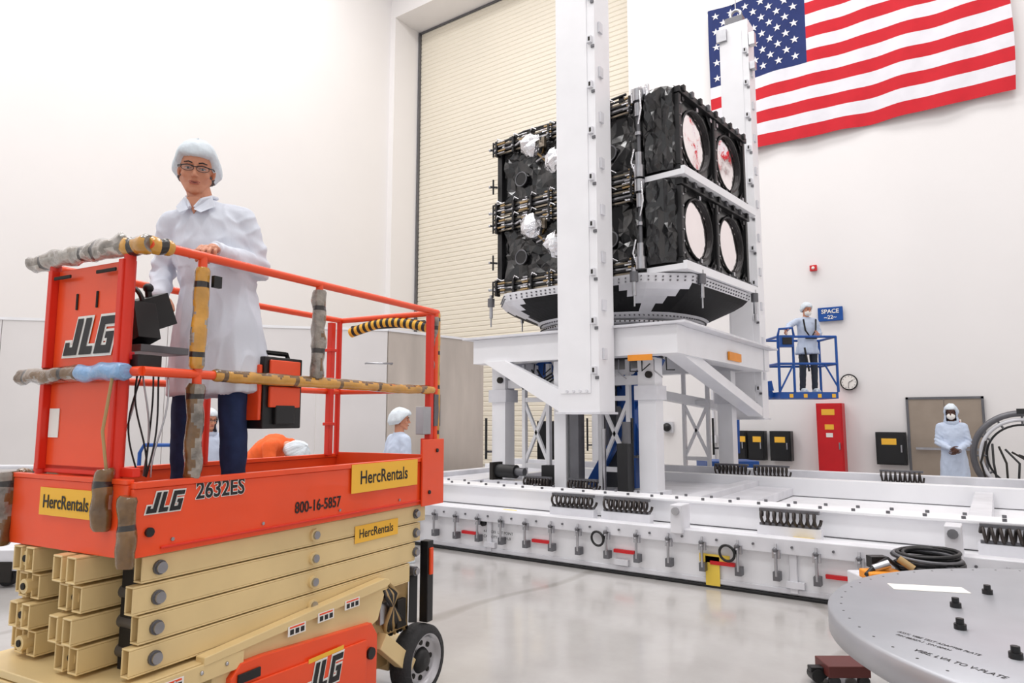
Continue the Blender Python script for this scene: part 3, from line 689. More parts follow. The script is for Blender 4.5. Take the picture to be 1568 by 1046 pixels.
foam((-.82,-.04,1.42),(-.82,-.05,1.12),.042,BRT,PLAST,(8,13),jit=.3); foam((-.82,-.0,1.4),(-.82,.16,1.38),.036,BRT)
foam((-.12,-.05,1.46),(-.12,-.05,1.23),.036,BRT,PLAST,(3,6),jit=.25); foam((.015,-.035,1.36),(.015,-.035,1.10),.032,BRT,GOLDT,(3,6),jit=.2)
n=26; pts=[(-.72+.64*i/n,2.0,2.24+.05*math.sin(math.pi*i/n)) for i in range(n+1)]
b.tube(pts,.034,YEL,12,ms=[YEL,BLACK])
b.tube([(-.1,-.05,1.84),(-.13,-.06,1.6),(-.12,-.04,1.44)],.006,CREAMD,6)
b.finish('foam_padding',lift)
b=MB()
b.box((-.28,.2,2.10),(.12,.15,.14),BLACK,Matrix.Rotation(.4,3,'X')); b.box((-.24,.13,2.04),(.12,.10,.16),BLACK,Matrix.Rotation(-.3,3,'Y')); b.cyl((-.28,.2,2.14),(-.28,.19,2.20),.014,BLACK); b.sph((-.28,.19,2.21),.022,BLACK,12)
b.torus((-.27,.12,2.14),.06,.010,(0,1,.3),BLACK,20,0,math.pi)
b.cyl((-.22,.09,2.1),(-.22,.075,2.1),.018,RED,seg=10); b.bb(-.3,-.14,.08,.3,1.92,1.95,GREYM)
b.bb(-.18,-.06,.02,.12,1.83,1.90,BLACK); b.bb(-.17,-.1,.0,.03,1.88,1.91,RED)
for k in range(7):
    x=-.22+.035*k; pts=[]
    for i in range(13):
        t=i/12; pts.append((x+.018*math.sin(k*2+t*5)+.03*math.sin(k)*t,.10+.02*math.cos(k+t*4),1.84-.42*t))
    b.tube(pts,.004,BLACK if k%3 else STEEL,6)
pts=[(-.22+.008*math.cos(i*1.2),.06+.008*math.sin(i*1.2),1.82-.0035*i) for i in range(100)]; b.tube(pts,.003,BLACK,4)
b.bb(.02,.04,.27,.31,2.2,2.25,BLACK)
b.finish('control_box',lift,.006)
b=MB()
b.bb(-.16,-.04,.63,.87,1.60,1.94,BLACK); b.bb(-.04,-.025,.655,.845,1.85,1.925,ORANGE); b.bb(-.04,-.022,.655,.845,1.70,1.80,ORANGE); b.bb(-.04,-.018,.69,.81,1.62,1.71,BLACK); b.bb(-.15,-.05,.612,.63,1.64,1.9,ORANGE)
b.tube([(-.10,.67,1.94),(-.10,.68,1.965),(-.10,.82,1.965),(-.10,.83,1.94)],.012,BLACK,8)
b.finish('control_case',lift,.014)
lx=(0,1,0); lz=(0,0,1); fx=(1,0,0)
OUT=M('label_white',(240,238,232),.5)
def label(name,y0_,y1_,z0_,z1_,m,x=.022):
    bb_=MB(); bb_.bb(x,x+.002,y0_,y1_,z0_,z1_,m); bb_.finish(name,lift)
LET={'J':[(0,0),(.62,0),(.62,1),(.36,1),(.36,.22),(.20,.22),(.20,.36),(0,.36)],
     'L':[(0,0),(.56,0),(.56,.22),(.26,.22),(.26,1),(0,1)],
     'G':[(0,0),(.72,0),(.72,.58),(.36,.58),(.36,.4),(.48,.4),(.48,.22),(.24,.22),(.24,.78),(.72,.78),(.72,1),(0,1)]}
def logo(name,o,xd,size,nrm,sx=1.0):
    o=V(o); X=V(xd); Z=V((0,0,1)); N=V(nrm)
    for nm,mat,off,dz in(('_back',OUT,.07,.0),('',BLACK,0,.003)):
        m=MB(); px=0
        for ch in 'JLG':
            pts=LET[ch]; P2=[]; n=len(pts)
            area=sum(pts[i][0]*pts[(i+1)%n][1]-pts[(i+1)%n][0]*pts[i][1] for i in range(n)); sg=1 if area>0 else -1
            for i in range(n):
                a=V(pts[i-1]);b_=V(pts[i]);c=V(pts[(i+1)%n]); e1=(b_-a).normalized(); e2=(c-b_).normalized()
                n1=V((e1.y,-e1.x))*sg; n2=V((e2.y,-e2.x))*sg; q=b_+(n1+n2)*off
                P2.append(((q.x+px+q.y*.28)*size*sx,q.y*size))
            vs=[o+X*p[0]+Z*p[1]+N*dz for p in P2]
            m.add(vs,[tuple(range(n))],mat); px+=max(p[0] for p in pts)+.12
        m.finish(name+nm,lift)
logo('side_logo',(.0235,.03,1.29),lx,.076,(1,0,0),.9)
logo('end_logo',(-.53,-.004,1.91),fx,.15,(0,-1,0),1.0)
logo('tray_logo',(.075,.84,.37),lx,.125,(1,0,0),.85)
text('2632ES','number_back',lift,(.0235,.245,1.325),lx,lz,.095,OUT,.05,0,.0005,sx=.87); text('2632ES','number',lift,(.0245,.245,1.325),lx,lz,.095,BLACK,.02,0,.0005,sx=.87)
text('800-16-5857','fleet_number',lift,(.0235,.79,1.20),lx,lz,.075,BLACK,.015,0,.0005,sx=.82)
label('rental_sticker',1.175,1.76,1.255,1.405,YEL,.0305); text('HercRentals','rental_text',lift,(.0335,1.24,1.30),lx,lz,.1,BLACK,.012,0,.0005,sx=.85)
label('rental_sticker_small',1.25,1.62,.985,1.075,YEL,-.001); text('HercRentals','rental_text_small',lift,(.002,1.28,1.01),lx,lz,.066,BLACK,.008,0,.0005,sx=.9)
bb_=MB(); bb_.bb(-.56,-.175,-.038,-.035,1.26,1.37,YEL); bb_.bb(-.60,-.53,-.004,-.001,1.57,1.69,PAPER); bb_.finish('end_stickers',lift)
text('HercRentals','end_rental_text',lift,(-.535,-.040,1.29),fx,lz,.075,BLACK,.008,0,.0005,sx=.84)
bb_=MB()
for yy,zz in((.10,.61),(.74,.655),(.93,.668),(1.12,.682)):
    xx=.056 if yy>.5 else .0525
    bb_.bb(xx,xx+.002,yy,yy+.11,zz,zz+.045,PAPER); bb_.bb(xx+.002,xx+.003,yy+.01,yy+.10,zz+.034,zz+.041,ORANGE)
    for q in range(3): bb_.bb(xx+.002,xx+.003,yy+.012+.033*q,yy+.035+.033*q,zz+.006,zz+.028,BLACK)
bb_.bb(.0735,.0745,.86,1.1,.505,.525,YEL); bb_.finish('warning_labels',lift)

# ---------------------------------------------------------------- people
def hand(name,parent,P,d,n,side,curls,mat,sc=1,vox=.0032,spread=.06):
    P=V(P); d=V(d).normalized(); n=V(n); n=(n-d*n.dot(d)).normalized(); w=d.cross(n).normalized()*side
    m=MB()
    def pt(a,c_,e_=0): return P+(d*a+w*c_+n*e_)*sc
    m.cap(pt(-.03,0),pt(.02,0),.026*sc,.026*sc,mat)
    for off in(-.03,-.01,.01,.03): m.cap(pt(.015,off*.6),pt(.088-.006*abs(off+.01)/.02,off),.015*sc,.0125*sc,mat,10)
    L=[.062,.078,.084,.076]; base=[-.031,-.0105,.0105,.0315]
    segs=[.45,.31,.24]; RR=(.0098,.0088,.0078,.007)
    for k in range(4):
        p=pt(.086-(.008 if k==0 else 0),base[k]); ang=0; fan=(k-1.5)*spread
        for j in range(3):
            ang+=math.radians(curls[j]*(1+.08*(1.5-k)))
            dd=(d*math.cos(ang)+n*math.sin(ang)+w*fan*math.cos(ang)).normalized()
            q=p+dd*L[k]*segs[j]*1.15*sc; kk=sc*(.9 if k==0 else 1)
            m.cap(p,q,RR[j]*kk,RR[j+1]*kk,mat,10); p=q
    p=pt(.02,.026,.004)
    for dd,l,r,r2 in(((d*.62+w*.72+n*.25),.042,.015,.0125),((d*.8+w*.38+n*.45),.034,.0125,.0105),((d*.8+w*.1+n*.6),.026,.0105,.0085)):
        q=p+dd.normalized()*l*sc; m.cap(p,q,r*sc,r2*sc,mat,10); p=q
    return remeshed(m,name,parent,vox*sc,mat,2)

def head(parent,pos,rot,skin,nk=None,cap=True,mask=False,glasses=False,capR=1.0,hair=True,vox=.0035):
    H=empty('head',pos,0,parent,rot)
    m=MB()
    m.sph((0,.012,.03),(.074,.092,.085),skin,24); m.sph((0,-.020,-.010),(.063,.066,.085),skin,24)
    m.sph((0,-.035,-.070),(.046,.046,.034),skin,20); m.sph((0,-.066,-.092),(.023,.019,.018),skin,16)
    for s_ in(-1,1):
        m.cap((s_*.052,.0,-.045),(s_*.022,-.058,-.090),.020,.018,skin); m.sph((s_*.040,-.052,-.020),(.024,.024,.020),skin,16)
        m.sph((s_*.076,.010,-.004),(.009,.018,.030),skin,14); m.torus((s_*.079,.012,0),.019,.005,(1,.2,0),skin,16)
        m.cap((s_*.016,-.081,.032),(s_*.044,-.072,.031),.009,.008,skin)
    m.cap((0,-.080,.020),(0,-.101,-.020),.0075,.0105,skin); m.sph((.0105,-.092,-.024),.0078,skin,10); m.sph((-.0105,-.092,-.024),.0078,skin,10)
    m.cap((-.016,-.078,-.054),(.016,-.078,-.054),.011,.011,skin)
    # neck runs from the skull base to the actual neck root of the body
    Ri=Euler(rot).to_matrix().inverted()
    nb=Ri@(V(nk)-V(pos)) if nk is not None else V((0,.045,-.17))
    m.cap((0,.022,-.045),nb,.052,.058,skin,18)
    def post(c,n):
        for s_ in(-1,1):
            dd=(c-V((s_*.031,-.080,.010))); k=math.exp(-((dd.x/.017)**2+(dd.z/.011)**2+(dd.y/.03)**2)); c=c+V((0,.011*k,0))
        return c
    remeshed(m,'face',H,vox,skin,3,post)
    m=MB()
    for s_ in(-1,1):
        m.sph((s_*.031,-.0630,.009),(.0125,.0125,.0080),EYEW,14); m.sph((s_*.031,-.0738,.0070),(.0052,.003,.0050),HAIR,10)
        m.tube([(s_*.013,-.0880,.033),(s_*.030,-.0850,.0375),(s_*.049,-.0740,.032)],.0034,HAIR,6)
        m.tube([(s_*.018,-.0770,.0150),(s_*.031,-.0790,.0175),(s_*.045,-.0710,.0140)],.0050,skin,6)
        m.tube([(s_*.018,-.0785,.0110),(s_*.031,-.0810,.0130),(s_*.045,-.0725,.0100)],.0014,HAIR,6)
        m.tube([(s_*.018,-.0755,.0005),(s_*.031,-.0770,-.001),(s_*.045,-.0710,.002)],.0035,skin,6)
    m.tube([(-.023,-.0820,-.054),(-.01,-.0890,-.0500),(0,-.0895,-.0520),(.01,-.0890,-.0500),(.023,-.0820,-.054)],.0034,LIP,8); m.tube([(-.018,-.0835,-.0580),(0,-.0895,-.0605),(.018,-.0835,-.0580)],.0044,LIP,8)
    m.tube([(-.024,-.0825,-.0552),(0,-.0925,-.0560),(.024,-.0825,-.0552)],.0011,HAIR,6)
    m.finish('facial_features',H)
    if glasses:
        m=MB()
        for s_ in(-1,1):
            pts=[(s_*(.033+.027*math.cos(a)),-.093+.012*max(0,math.cos(a))**2,.008+.0145*math.sin(a)*(1 if math.sin(a)>0 else .9)) for a in [2*math.pi*i/20 for i in range(20)]]
            m.tube(pts,.0013,BLACK,6,closed=True)
            m.add([(p[0],p[1],p[2]) for p in pts],[tuple(range(20))],LENS)
            m.tube([(s_*.060,-.082,.016),(s_*.076,-.05,.015),(s_*.08,.0,.008)],.0028,BLACK,6)
            m.tube([(s_*.006,-.096,.018),(s_*.033,-.095,.0225),(s_*.060,-.082,.017)],.0028,BLACK,6)
        m.tube([(-.008,-.096,.016),(0,-.098,.017),(.008,-.096,.016)],.0025,BLACK,6)
        m.finish('safety_glasses',H)
    if mask:
        m=MB(); m.sph((0,-.05,-.055),(.066,.062,.062),PAPER,20)
        for s_ in(-1,1): m.tube([(s_*.05,-.06,-.04),(s_*.078,0,.0)],.002,PAPER,5)
        m.finish('face_mask',H)
    if cap:
        m=MB(); n=96; R=18; vs=[]; te=math.radians(112)
        for j in range(R+1):
            t=j/R; th=t*te
            for i in range(n):
                a=2*math.pi*i/n; f_=-math.sin(a)
                zr=.058 if f_>.75 else (.058-.105*((.75-f_)/.75)**.8 if f_>0 else -.047-.025*(-f_))
                zt_=.148
                h_=(math.cos(th)-math.cos(te))/(1-math.cos(te)); rho=math.sin(th)
                if j==R: rho*=.84
                if j==R-1: rho*=.90
                w_=1+.09*noise.noise(V((math.cos(a)*2.2,math.sin(a)*2.2,t*3)))+.026*math.sin(i*2*math.pi*26/n+4*noise.noise(V((math.cos(a)*2,math.sin(a)*2,0))))*t**1.5
                side=.104+.012*max(0,-f_)
                vs.append((side*capR*rho*w_*math.cos(a),.028+.116*capR*rho*w_*math.sin(a),zr+(zt_-zr)*h_*(1+.07*noise.noise(V((math.cos(a)*2,math.sin(a)*2,t*2+7))))))
        m.add(vs,[(j*n+i,j*n+(i+1)%n,(j+1)*n+(i+1)%n,(j+1)*n+i) for j in range(R) for i in range(n)],CAP,True); m.finish('bouffant_cap',H)
    if hair:
        m=MB(); m.sph((0,.02,.034),(.076,.094,.080),HAIR,20); m.finish('hair',H)
    return H

def human(name,loc,rz,J={},coat=COAT,pants=JEAN,skin=SKIN,parent=None,hem=.58,vox=.014,headrot=(0,0,0),fold=.012,handA=None,handB=None,scale=1,hoodie=False,collar=False,shirt=False,**hk):
    D=dict(hipA=(.1,0,.93),hipB=(-.1,0,.93),knA=(.11,-.015,.5),knB=(-.11,-.015,.5),anA=(.12,.02,.09),anB=(-.12,.02,.09),
      pel=(0,0,.95),waist=(0,0,1.08),chest=(0,0,1.28),sh=(0,0,1.42),nk=(0,.0,1.49),head=(0,-.03,1.625),
      shA=(.18,0,1.40),elA=(.25,.03,1.13),wrA=(.2,-.12,.93),shB=(-.18,0,1.40),elB=(-.25,.03,1.13),wrB=(-.2,-.12,.93),hemc=(0,0,hem))
    D.update(J); D={k:V(v) for k,v in D.items()}
    E=empty(name,loc,rz,parent); E.scale=(scale,)*3
    m=MB()
    def nm(a,b_): return (D[b_]-D[a]).normalized()
    up=nm('pel','waist'); cn=nm('waist','chest'); tn=nm('chest','nk')
    rings=[]
    if not shirt:
        hu=(D['pel']-D['hemc']).normalized()
        rings+=[(D['hemc'],hu,.225,.19),(D['hemc'].lerp(D['pel'],.5),hu,.205,.17)]
    rings+=[(D['pel'],up,.185,.148),(D['waist'],(up+cn).normalized(),.172,.132),(D['chest'],cn,.185,.135),(D['sh']-tn*.05,tn,.165,.115),(D['sh']-tn*.0,tn,.125,.092),(D['sh']+tn*.03,tn,.085,.074),(D['nk'],tn,.060,.062)]
    m.loft(rings,coat,28,fn=(lambda j,a:1+(.05*math.sin(7*a+1)+.03*math.sin(13*a) if j<2 and not shirt else 0)))
    for s_ in'AB':
        m.cap(D['sh'].lerp(D['sh'+s_],.45),D['sh'+s_],.064,.062,coat); m.cap(D['sh'+s_],D['el'+s_],.064,.056,coat)
        ew=D['el'+s_].lerp(D['wr'+s_],.96); m.cap(D['el'+s_],ew,.056,.040,coat)
    def post(c,n):
        dn=min((c-D['elA']).length,(c-D['elB']).length); el=math.exp(-(dn/.13)**2)
        fr=V((9,9,3.2)) if c.z<1.15 else V((8,8,7))
        q=V((c.x*fr.x,c.y*fr.y,c.z*fr.z))
        r=1-abs(noise.noise(q*1.5+V((3,1,0))))*2.2; r=max(0,r)**2
        return c+n*(fold*(noise.noise(q)*.8+.55*r)+el*.010*math.sin(c.z*95+c.x*60)*.8)
    remeshed(m,'coat' if not shirt else 'shirt',E,vox,coat,2,post)
    m=MB()
    for s_ in'AB':
        m.cap(D['hip'+s_],D['kn'+s_],.088,.066,pants); m.cap(D['kn'+s_],D['an'+s_]+V((0,0,-.02)),.066,.054,pants)
    m.sph(D['pel']-V((0,0,.02)),(.16,.12,.11),pants)
    remeshed(m,'trousers',E,.014,pants,2,lambda c,n:c+n*.006*noise.noise(c*16))
    m=MB()
    for s_ in'AB':
        a=D['an'+s_]; m.sph(a+V((0,-.07,-.045)),(.048,.12,.042),CAP,16); m.sph(a+V((0,.01,-.02)),(.05,.06,.05),CAP,14); m.bb(a.x-.045,a.x+.045,a.y-.18,a.y+.06,a.z-.09,a.z-.06,CAP)
    remeshed(m,'shoe_covers',E,.009,CAP,2)
    for s_,hd,side in(('A',handA,-1),('B',handB,1)):
        hd=hd or {}
        d=hd.get('d',(D['wr'+s_]-D['el'+s_])); n_=hd.get('n',(-1 if s_=='A' else 1,0,-.2))
        hand('hand_'+('left' if s_=='A' else 'right'),E,D['wr'+s_]+V(d).normalized()*.01,d,n_,side,hd.get('c',(25,30,20)),hd.get('mat',skin),1,hd.get('vox',.004))
        m=MB(); dd=(D['wr'+s_]-D['el'+s_]).normalized(); p=D['wr'+s_]; m.cyl(p-dd*.05,p+dd*.002,.042,coat,.037,seg=18,cap=False); m.torus(p,.036,.006,dd,coat,20); m.finish('cuff_'+s_,E)
    if collar:
        n0=D['nk']; m=MB()
        for s_ in(-1,1):
            m.tube([n0+V((s_*.012,-.098,-.060)),n0+V((s_*.036,-.084,-.018)),n0+V((s_*.060,-.035,.010)),n0+V((s_*.056,.03,.024)),n0+V((0,.064,.028))],.009,coat,8)
            P5=[n0+V(p) for p in ((s_*.034,-.090,-.012),(s_*.066,-.045,.008),(s_*.092,-.062,-.042),(s_*.050,-.112,-.085),(s_*.014,-.106,-.068))]
            m.add(P5+[p+V((0,-.006,-.004)) for p in P5],[(0,1,2,3,4),(5,6,7,8,9)]+[(i,(i+1)%5,5+(i+1)%5,5+i) for i in range(5)],coat)
        m.finish('collar',E)
        m=MB(); m.prism([(-.034,-.006),(.034,-.006),(.0,-.085)],n0+V((0,-.092,.0)),(1,0,0),(0,-.12,1),(0,.03,0),skin); m.finish('open_neck',E)
    head(E,D['head'],headrot,skin,nk=D['nk']+V((0,-.005,-.02)),**hk)
    if hoodie:
        m=MB(); hp=D['head']; m.sph(hp+V((0,.025,.02)),(.112,.118,.128),coat,20); m.cap(hp+V((0,.04,-.05)),D['nk']+V((0,.01,-.01)),.1,.12,coat)
        ob=remeshed(m,'hood',E,.010,coat,2,lambda c,n:c+n*.008*noise.noise(c*18))
        bm=bmesh.new(); bm.from_mesh(ob.data); R_=Euler(headrot).to_matrix().inverted()
        dl=[v for v in bm.verts if (lambda q:(q.y<-.03 and abs(q.x)<.072 and -.13<q.z<.075))(R_@(v.co-hp))]
        bmesh.ops.delete(bm,geom=dl,context='VERTS'); bm.to_mesh(ob.data); bm.free()
    return E
rd=math.radians
tx,ty=W(-1.43,3.22)
T=human('technician',(tx,ty,1.2),CA,dict(pel=(.02,.02,.96),waist=(.01,.02,1.08),chest=(-.02,.0,1.28),sh=(-.045,-.01,1.425),nk=(-.06,-.03,1.485),head=(-.08,-.065,1.625),
   shA=(.125,.01,1.40),elA=(.185,.05,1.17),wrA=(.098,-.228,1.198),shB=(-.205,-.01,1.385),elB=(-.265,.04,1.14),wrB=(-.185,-.14,1.0),hemc=(.04,.02,.56),
   hipA=(.11,.02,.93),hipB=(-.08,.02,.93),knA=(.12,.0,.5),knB=(-.10,.0,.5),anA=(.13,.03,.09),anB=(-.11,.03,.09)),
   coat=COAT,vox=.008,fold=.014,headrot=(rd(17),rd(2),rd(22)),glasses=True,capR=1.0,collar=True,
   handA=dict(d=(.15,-.96,-.12),n=(.0,-.1,-1),c=(30,50,30),vox=.003),handB=dict(d=(.15,-.75,-.55),n=(.3,-.3,-.9),c=(25,40,25),vox=.003))
x,y=W(8.15,12.75)
human('technician',(x,y,0),CA-.5,dict(wrA=(.05,-.25,1.0),elA=(.22,-.02,1.12),wrB=(-.05,-.26,1.02),elB=(-.22,-.02,1.12),shA=(.17,0,1.4),shB=(-.17,0,1.4),head=(0,-.05,1.64)),coat=COAT2,pants=COAT2,skin=SKIND,hem=.42,vox=.014,headrot=(rd(14),0,rd(-10)),capR=1.0,scale=1.07,hoodie=True,mask=True,handA=dict(n=(-1,0,0)),handB=dict(n=(1,0,0)))
x,y=W(-3.8,8.6)
human('technician',(x,y,0),CA+.9,coat=COAT2,pants=COAT2,vox=.018,headrot=(rd(12),0,0),hoodie=True,glasses=True,capR=1.0)
x,y=W(-1.33,8.1)
human('technician',(x,y,0),CA+2.2,coat=COAT2,pants=COAT2,vox=.018,headrot=(rd(5),0,-.5),hoodie=False,capR=1.15)
x,y=W(-2.75,7.2)
human('technician',(x,y,0),CA+1.3,dict(waist=(0,-.08,1.08),chest=(0,-.24,1.24),sh=(0,-.36,1.31),nk=(0,-.43,1.30),head=(0,-.53,1.20),shA=(.18,-.36,1.29),shB=(-.18,-.36,1.29),elA=(.24,-.42,1.02),elB=(-.24,-.42,1.02),wrA=(.2,-.56,.83),wrB=(-.2,-.56,.83)),coat=OSH,pants=JEAN,vox=.018,headrot=(rd(65),0,0),shirt=True,capR=1.0,scale=1.06)

# ---------------------------------------------------------------- boom lift with technician
bx,by=W(6.3,14.9)
bo=empty('boom_lift',(bx,by,0),CA)
b=MB()
FZ=2.2; w=.62; dpt=.4
b.bb(-w,w,-dpt,dpt,FZ-.14,FZ,BLUE)
for z in(FZ+.6,FZ+1.18):
    for p,q in(((-w,-dpt),(w,-dpt)),((w,-dpt),(w,dpt)),((w,dpt),(-w,dpt)),((-w,dpt),(-w,-dpt))): b.cyl((p[0],p[1],z),(q[0],q[1],z),.027,BLUE,seg=10)
for x in(-w,-.3,w):
    for y in(-dpt,dpt): b.cyl((x,y,FZ),(x,y,FZ+1.18),.027,BLUE,seg=10)
b.cyl((-w,-dpt,FZ),(-.3,-dpt,FZ+.6),.02,BLUE,seg=8); b.cyl((w,-dpt,FZ+.1),(.35,-dpt,FZ+.6),.02,BLUE,seg=8)
b.bb(-.62,-.32,-dpt-.12,-dpt+.05,FZ+.95,FZ+1.2,BLUE); b.bb(-.57,-.37,-dpt-.14,-dpt-.12,FZ+1.0,FZ+1.15,BLACK)
b.tube([(-w,-dpt,FZ+1.18),(-w+.02,-dpt-.05,FZ+1.34),(-w+.3,-dpt-.05,FZ+1.36),(-w+.35,-dpt,FZ+1.18)],.027,BLUE,8)
for k in range(4): b.bb(-w+.2+.3*k,-w+.28+.3*k,-dpt-.006,-dpt,FZ-.12,FZ-.04,YEL)
b.beam((-w-.02,0,FZ+.15),(-w-.28,0,FZ+.1),.16,.22,BLUE); b.beam((-w-.25,0,FZ+.28),(-w-.02,0,FZ-.1),.12,.12,BLUE)
b.beam((-w-.2,0,FZ+.05),(-w-.5,0,FZ+.45),.14,.18,BLUE); b.cyl((-w-.25,-.12,FZ+.1),(-w-.25,.12,FZ+.1),.08,BLUE); b.cyl((-w-.2,.05,FZ+.0),(-w-.45,.05,FZ+.2),.03,STEEL)
b.beam((-w-.45,0,FZ+.4),(-w-.85,0,FZ+1.0),.12,.16,BLUE); b.beam((-w-.85,0,FZ+1.0),(-w-.9,0,.9),.2,.24,BLUE)
b.bb(-w-1.6,-w-.5,-.4,.4,.25,.75,BLUE); b.bb(-w-1.4,-w-.6,-.42,.42,.35,.6,BLACK)
for x in(-w-1.4,-w-.65):
    for y in(-.42,.42): b.cyl((x,y-.08,.2),(x,y+.08,.2),.2,RUB,seg=20)
b.finish('basket_and_boom',bo,.006)
T2=human('technician',(bx+.18*CC,by+.18*SS,FZ),CA,dict(elA=(.24,0,1.15),wrA=(.14,-.2,1.12),shB=(-.19,-.02,1.4),elB=(-.38,-.12,1.3),wrB=(-.52,-.3,1.19),head=(0,-.06,1.62)),coat=COAT2,pants=M('dark_trousers',(50,56,66),.8),skin=SKIN,vox=.018,hem=.75,headrot=(rd(18),0,rd(10)),capR=1.0,mask=True,scale=1.12)
m=MB(); m.tube([(-.12,-.16,1.42),(-.1,-.18,1.2),(0,-.18,1.05),(.1,-.18,1.2),(.12,-.16,1.42)],.018,BLACK,6); m.tube([(-.1,-.17,1.05),(.12,-.17,1.05)],.02,BLACK,6); m.tube([(-.14,-.2,.86),(-.08,-.22,.4)],.02,BLACK,6)
m.finish('safety_harness',T2)

# ---------------------------------------------------------------- ring stand on right
b=MB(); cx,cy=.40,16.4
b.torus((cx,cy,.92),.82,.06,(0,1,0),GREYM,48,ts=10); b.torus((cx,cy-.02,.92),.7,.035,(0,1,0),WHITE2,48,ts=8); b.torus((cx,cy,.92),.6,.02,(0,1,0),BLACK,48)
for k in range(12):
    a=k*math.pi/6; b.cyl((cx+.6*math.cos(a),cy,.92+.6*math.sin(a)),(cx+.84*math.cos(a),cy,.92+.84*math.sin(a)),.02,GREYM,seg=8)
b.box((cx,cy,1.78),(.16,.16,.1),BLACK)
b.bb(cx-.7,cx-.6,cy-.4,cy+.4,0,.08,GREYM); b.bb(cx+.6,cx+.7,cy-.4,cy+.4,0,.08,GREYM); b.bb(cx-.7,cx+.7,cy-.05,cy+.05,0.02,.14,GREYM)
for k in range(6):
    b.tube([(cx-.6+.1*k,cy-.1,1.2-.05*k),(cx-.7+.2*k,cy-.3,.8),(cx-.6+.15*k,cy-.35,.3),(cx-.3+.1*k,cy-.3,.02)],.02,BLACK if k%2 else DARK,8)
b.finish('ring_lifting_fixture')

# ---------------------------------------------------------------- round adapter plate in the foreground
tx_,ty_=W(2.75,2.95); TR=1.31
e=empty('round_adapter_table',(tx_,ty_,0),CA)
ALU=M('machined_aluminium',(176,178,184),.38,.45,var=.06,scale=3,bump=.03,bscale=3)
b=MB(); b.lathe((0,0,0),[(.6,.62),(TR-.03,.62),(TR,.64),(TR,.735),(TR-.015,.75),(.03,.75)],ALU,128)
b.lathe((0,0,0),[(.5,.55),(.5,.62),(.45,.62)],GREYM,48)
for k in range(4):
    a=math.pi/4+k*math.pi/2; b.bb(.7*math.cos(a)-.05,.7*math.cos(a)+.05,.7*math.sin(a)-.05,.7*math.sin(a)+.05,.1,.62,GREYM); b.cyl((.7*math.cos(a),.7*math.sin(a)-.03,.06),(.7*math.cos(a),.7*math.sin(a)+.03,.06),.06,RUB)
b.beam((-.5,-.5,.3),(.5,.5,.3),.06,.08,GREYM); b.beam((-.5,.5,.3),(.5,-.5,.3),.06,.08,GREYM)
b.finish('plate',e)
b=MB()
for k in range(60):
    a=2*math.pi*k/60; b.cyl(((TR-.06)*math.cos(a),(TR-.06)*math.sin(a),.75),((TR-.06)*math.cos(a),(TR-.06)*math.sin(a),.7505),.006,DARK,seg=8)
for(px_,py_) in((-.30,.69),(-.625,.44),(-.825,.10),(-.85,-.26),(.35,.5)):
    b.cyl((px_,py_,.75),(px_,py_,.772),.024,BLACK,seg=12); b.cyl((px_,py_,.772),(px_,py_,.795),.016,BLACK,seg=8)
b.finish('bolts',e)
b=MB(); b.box((-.54,.80,.7515),(.36,.13,.002),PAPER,Matrix.Rotation(-.25,3,'Z')); b.finish('paper_sheet',e)
tr=V((.45,-.89,0)); tu=V((.89,.45,0))
for k,(s_,sz,o) in enumerate([('ASSY, VIBE TEST ADAPTER PLATE',.030,(-1.12,.06,.751)),('P/N 88307-1  S/N 00931',.030,(-1.15,.02,.751)),('VIBE, LVA TO V-PLATE',.045,(-1.19,-.17,.751))]):
    text(s_,'engraving_%d'%k,e,V(o),tr,tu,sz,BLACK,.0,0,.0002,sx=.75)

x,y=W(2.86,5.08)
e=empty('cable_cart',(x,y,0),CA)
b=MB(); b.bb(-.35,.4,-.18,.2,.08,.52,WHITE2); b.bb(-.37,-.12,-.2,-.02,.52,.58,OLAB); b.bb(-.36,-.3,-.22,-.18,.41,.54,DRED)
for x_ in(-.3,.35):
    for y_ in(-.14,.16): b.cyl((x_,y_-.02,.045),(x_,y_+.02,.045),.045,RUB)
b.finish('box',e,.01)
b=MB()
for k in range(12):
    b.torus((.15+.02*math.sin(k*2),.02*math.cos(k*3),.54+.013*k),.2+.025*math.sin(k*1.7),.014,(.06*math.sin(k),.06*math.cos(k),1),BLACK if k%3 else GREYM,28,ts=6)
b.tube([(-.05,0,.56),(-.2,-.1,.66),(-.3,-.1,.6),(-.38,-.15,.56)],.016,BLACK,6); b.cyl((-.3,-.1,.59),(-.2,-.12,.63),.03,STEEL); b.box((-.22,0,.62),(.12,.08,.08),BLACK); b.cyl((-.12,-.1,.66),(-.05,-.16,.6),.025,CREAMD)
b.finish('cable_coil',e)
x,y=W(2.07,4.5)
b=MB(); b.bb(-.12,.14,-.1,.1,.06,.13,M('maroon_box',(92,40,36),.5)); b.bb(-.2,-.12,-.03,.03,.07,.1,BLACK); b.cyl((-.16,-.04,.05),(-.16,.04,.05),.04,BLACK)
for x_ in(-.08,.1):
    for y_ in(-.08,.08): b.cyl((x_,y_-.015,.035),(x_,y_+.015,.035),.035,RUB)
b.finish('floor_dolly',bevel=.005,loc=(x,y,0),rz=CA)

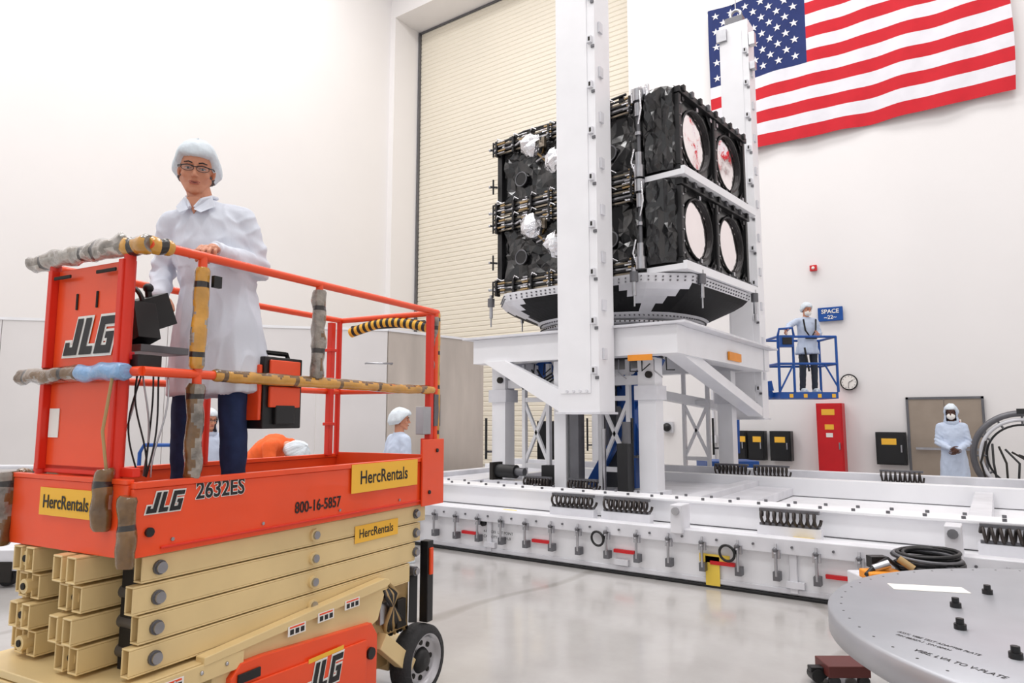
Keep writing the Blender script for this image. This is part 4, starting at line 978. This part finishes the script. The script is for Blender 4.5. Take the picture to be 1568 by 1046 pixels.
x,y=W(-6.1,7.4)
e=empty('equipment_trolley',(x,y,0),CA)
b=MB(); b.bb(-1.2,1.3,-.5,.5,.16,.36,WHITE2); b.bb(.9,1.2,-.52,-.5,.05,.25,DARK); b.bb(.0,.35,-.52,-.5,.1,.2,GREYM)
for x_ in(-1.0,1.1):
    for y_ in(-.4,.4): b.cyl((x_,y_-.04,.08),(x_,y_+.04,.08),.08,RUB)
for x_ in(-1.15,0,1.25): b.cyl((x_,.45,.34),(x_,.45,1.1),.02,WHITE2)
b.cyl((-1.15,.45,1.1),(1.25,.45,1.1),.025,WHITE2); b.cyl((-1.15,.45,.75),(1.25,.45,.75),.02,WHITE2)
b.finish('frame',e,.008)
x,y=W(-4.6,9.0)
b=MB(); 
b.tube([(-.25,0,0),(-.25,0,1.2),(-.2,0,1.3),(.2,0,1.3),(.25,0,1.2),(.25,0,0)],.025,BLUE,8); b.tube([(-.25,.5,0),(-.25,.5,.9),(.25,.5,.9),(.25,.5,0)],.025,BLUE,8); b.bb(-.3,.3,-.05,.6,.15,.2,BLUE); b.bb(-.25,.25,.05,.5,.2,.6,WHITE2)
b.finish('blue_hand_truck',loc=(x,y,0),rz=CA)
x,y=W(-3.45,4.75)
b=MB(); b.bb(-.12,.12,-.03,.03,0,.002,M('orange_tape',(240,90,40),.6)); b.finish('floor_tape',loc=(x,y,0),rz=CA)

# ---------------------------------------------------------------- lights
def area(n,loc,sx,sy,p,rot=(0,0,0),col=(1,.99,.985)):
    l=bpy.data.lights.new(n,'AREA'); l.shape='RECTANGLE'; l.size=sx; l.size_y=sy; l.energy=p; l.color=col
    o=bpy.data.objects.new(n,l); o.location=loc; o.rotation_euler=rot; scene.collection.objects.link(o); return o
for i,x in enumerate((-14,-6,2)):
    for j,y in enumerate((-4,4,12)):
        area('high_bay_light',(x,y,19.2),3,3,500)
w=bpy.data.worlds.new('hall_ambient'); scene.world=w; w.use_nodes=True
w.node_tree.nodes['Background'].inputs[0].default_value=(.99,.99,1,1); w.node_tree.nodes['Background'].inputs[1].default_value=.85

cam=bpy.data.cameras.new('camera'); cam.lens=24; cam.sensor_width=36; cam.clip_start=.05
co=bpy.data.objects.new('camera',cam); co.location=(0,0,1.65); co.rotation_euler=(math.radians(90+6.4),0,CA)
scene.collection.objects.link(co); scene.camera=co
scene.view_settings.view_transform='Standard'
print('polys',sum(len(o.data.polygons) for o in bpy.data.objects if o.type=='MESH'))
